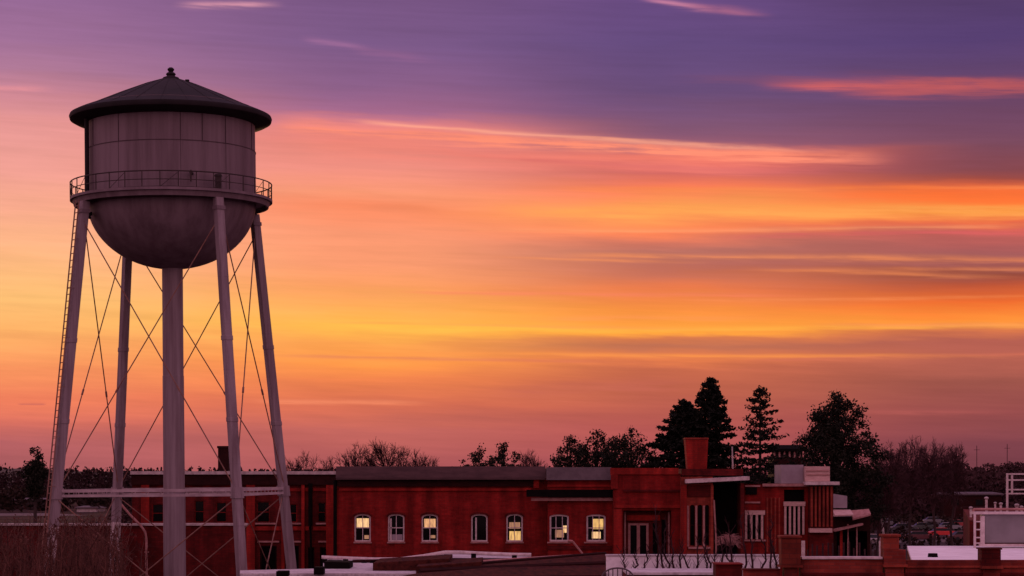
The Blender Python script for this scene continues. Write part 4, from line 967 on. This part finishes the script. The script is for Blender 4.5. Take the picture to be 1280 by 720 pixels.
# ------------------------------------------------------------------ cars
def car(px, D, rz, colr, label, L_=4.5):
    m_=mat('car_paint', colr, tuple(v*.85 for v in colr), 0.35, 1, spec=0.5)
    t=thing('parked_car',label,'car',(*GP(px,D),0.02),rz,'cars in the parking lot')
    prof=[(-2.2,.35),(-2.2,.8),(-1.95,.95),(-1.2,1.0),(1.3,.98),(2.1,.85),(2.25,.6),(2.25,.35)]
    b=MB(); n=len(prof); vs=[(x,-.85,z) for x,z in prof]+[(x,.85,z) for x,z in prof]
    b.add(vs,[tuple(range(n)),tuple(range(2*n-1,n-1,-1))]+[(k,n+k,n+(k+1)%n,(k+1)%n) for k in range(n)]); b.build('body',m_,t,bevel=.06)
    b=MB(); b.hexa([(-1.75,-.78,.97),(1.15,-.78,.97),(1.15,.78,.97),(-1.75,.78,.97)],[(-1.2,-.62,1.4),(.45,-.62,1.4),(.45,.62,1.4),(-1.2,.62,1.4)]); b.build('window_glass',M['glass'],t,bevel=.04)
    b=MB(); b.box(-1.18,.43,-.6,.6,1.402,1.46); b.build('roof',m_,t,bevel=.02)
    for sx in (-1.35,1.4):
        for sy in (-.82,.82):
            b=MB(); b.tube((sx,sy-.1,.33),(sx,sy+.1,.33),.33,.33,14); w_=b.build('wheel',M['tyre'],t)
    for sy in (-.6,.6):
        b=MB(); b.box(2.2,2.28,sy-.15,sy+.15,.62,.76); b.build('headlight',M['lamp'],t)
CR=[(1179,318,.1,(.55,.02,.02),'bright red parked car, nearest in the open lot'),(1197,372,.0,(.3,.03,.03),'faded red car parked farther back, right of the bright red one'),
 (1187,352,.1,(.2,.19,.2),'silver car parked just behind the bright red one'),(1093,286,1.4,(.26,.2,.2),'pale car near the brick pier, right of the pair'),(1080,286,1.4,(.25,.14,.14),'pinkish car near the brick pier, left of the pair'),
 (1150,300,.0,(.09,.015,.02),'dark maroon car left of the bright red one'),(1130,345,.05,(.05,.045,.05),'dark grey car under the bare trees, left of two'),(1156,352,.05,(.04,.05,.04),'dark green car under the bare trees, right of two'),
 (1205,300,.2,(.1,.025,.03),'dark red car beside the grey plant unit'),(1108,380,.0,(.13,.12,.13),'small grey car far back beneath the bare trees'),(1168,395,.0,(.15,.14,.15),'pale grey car in the farthest parking row')]
for c_ in CR: car(*c_)

# ------------------------------------------------------------------ reeds
b=MB()
def rv(a): return Vector((random.gauss(0,a),random.gauss(0,a),random.gauss(0,a)))
for k in range(470):
    D0=random.uniform(92,126); px=random.choice((random.uniform(-60,85),random.uniform(-60,85),random.uniform(60,150),random.triangular(80,185,100)))
    tp=max(random.gauss(668,13),646) if px<150 else max(random.gauss(688,16),655); p=W(px,tp,D0); H=p.z
    pr=Vector((p.x+random.gauss(0,.6),D0,2.5)); lean=random.gauss(0,.35); n_=6; r_=random.uniform(.02,.055)
    for q in range(1,n_+1):
        nx=Vector((p.x+lean*(q/n_)**2+random.gauss(0,.10),D0+random.gauss(0,.1),2.5+(H-2.5)*q/n_)); rr_=r_*(1-.75*q/n_)+.005
        b.tube(pr,nx,rr_+.004,rr_,3,False)
        if q>1:
            for _ in range(2):
                a=random.random()*6.28; l=random.uniform(.3,1.1); d=Vector((math.cos(a)*.8,math.sin(a)*.8,random.uniform(.1,1.0))); e=pr.lerp(nx,random.random()); f=e+d*l*.6
                b.tube(e,f,.012,.009,3,False); b.tube(f,f+(d+rv(.4))*l*.4,.009,.005,3,False)
        pr=nx
    if random.random()<.35:
        for _ in range(6): leafquad(b,pr+rv(.09),.07)
tag(b.build('reeds',M['reed']),'tall brown dry brush and reeds in front of the wall at lower left','reeds',kind='stuff')

# ------------------------------------------------------------------ camera
cd=bpy.data.cameras.new('camera'); cd.sensor_width=36; cd.lens=F/1280*36; cd.shift_y=(HZ-360)/1280; cd.clip_end=20000; cd.clip_start=.5
co=bpy.data.objects.new('camera',cd); col.objects.link(co); co.location=(0,0,CZ); co.rotation_euler=(R(90),0,0); scn.camera=co
scn.view_settings.view_transform='Standard'; scn.view_settings.look='None'; scn.view_settings.exposure=0; scn.view_settings.gamma=1
scn.render.engine='CYCLES'
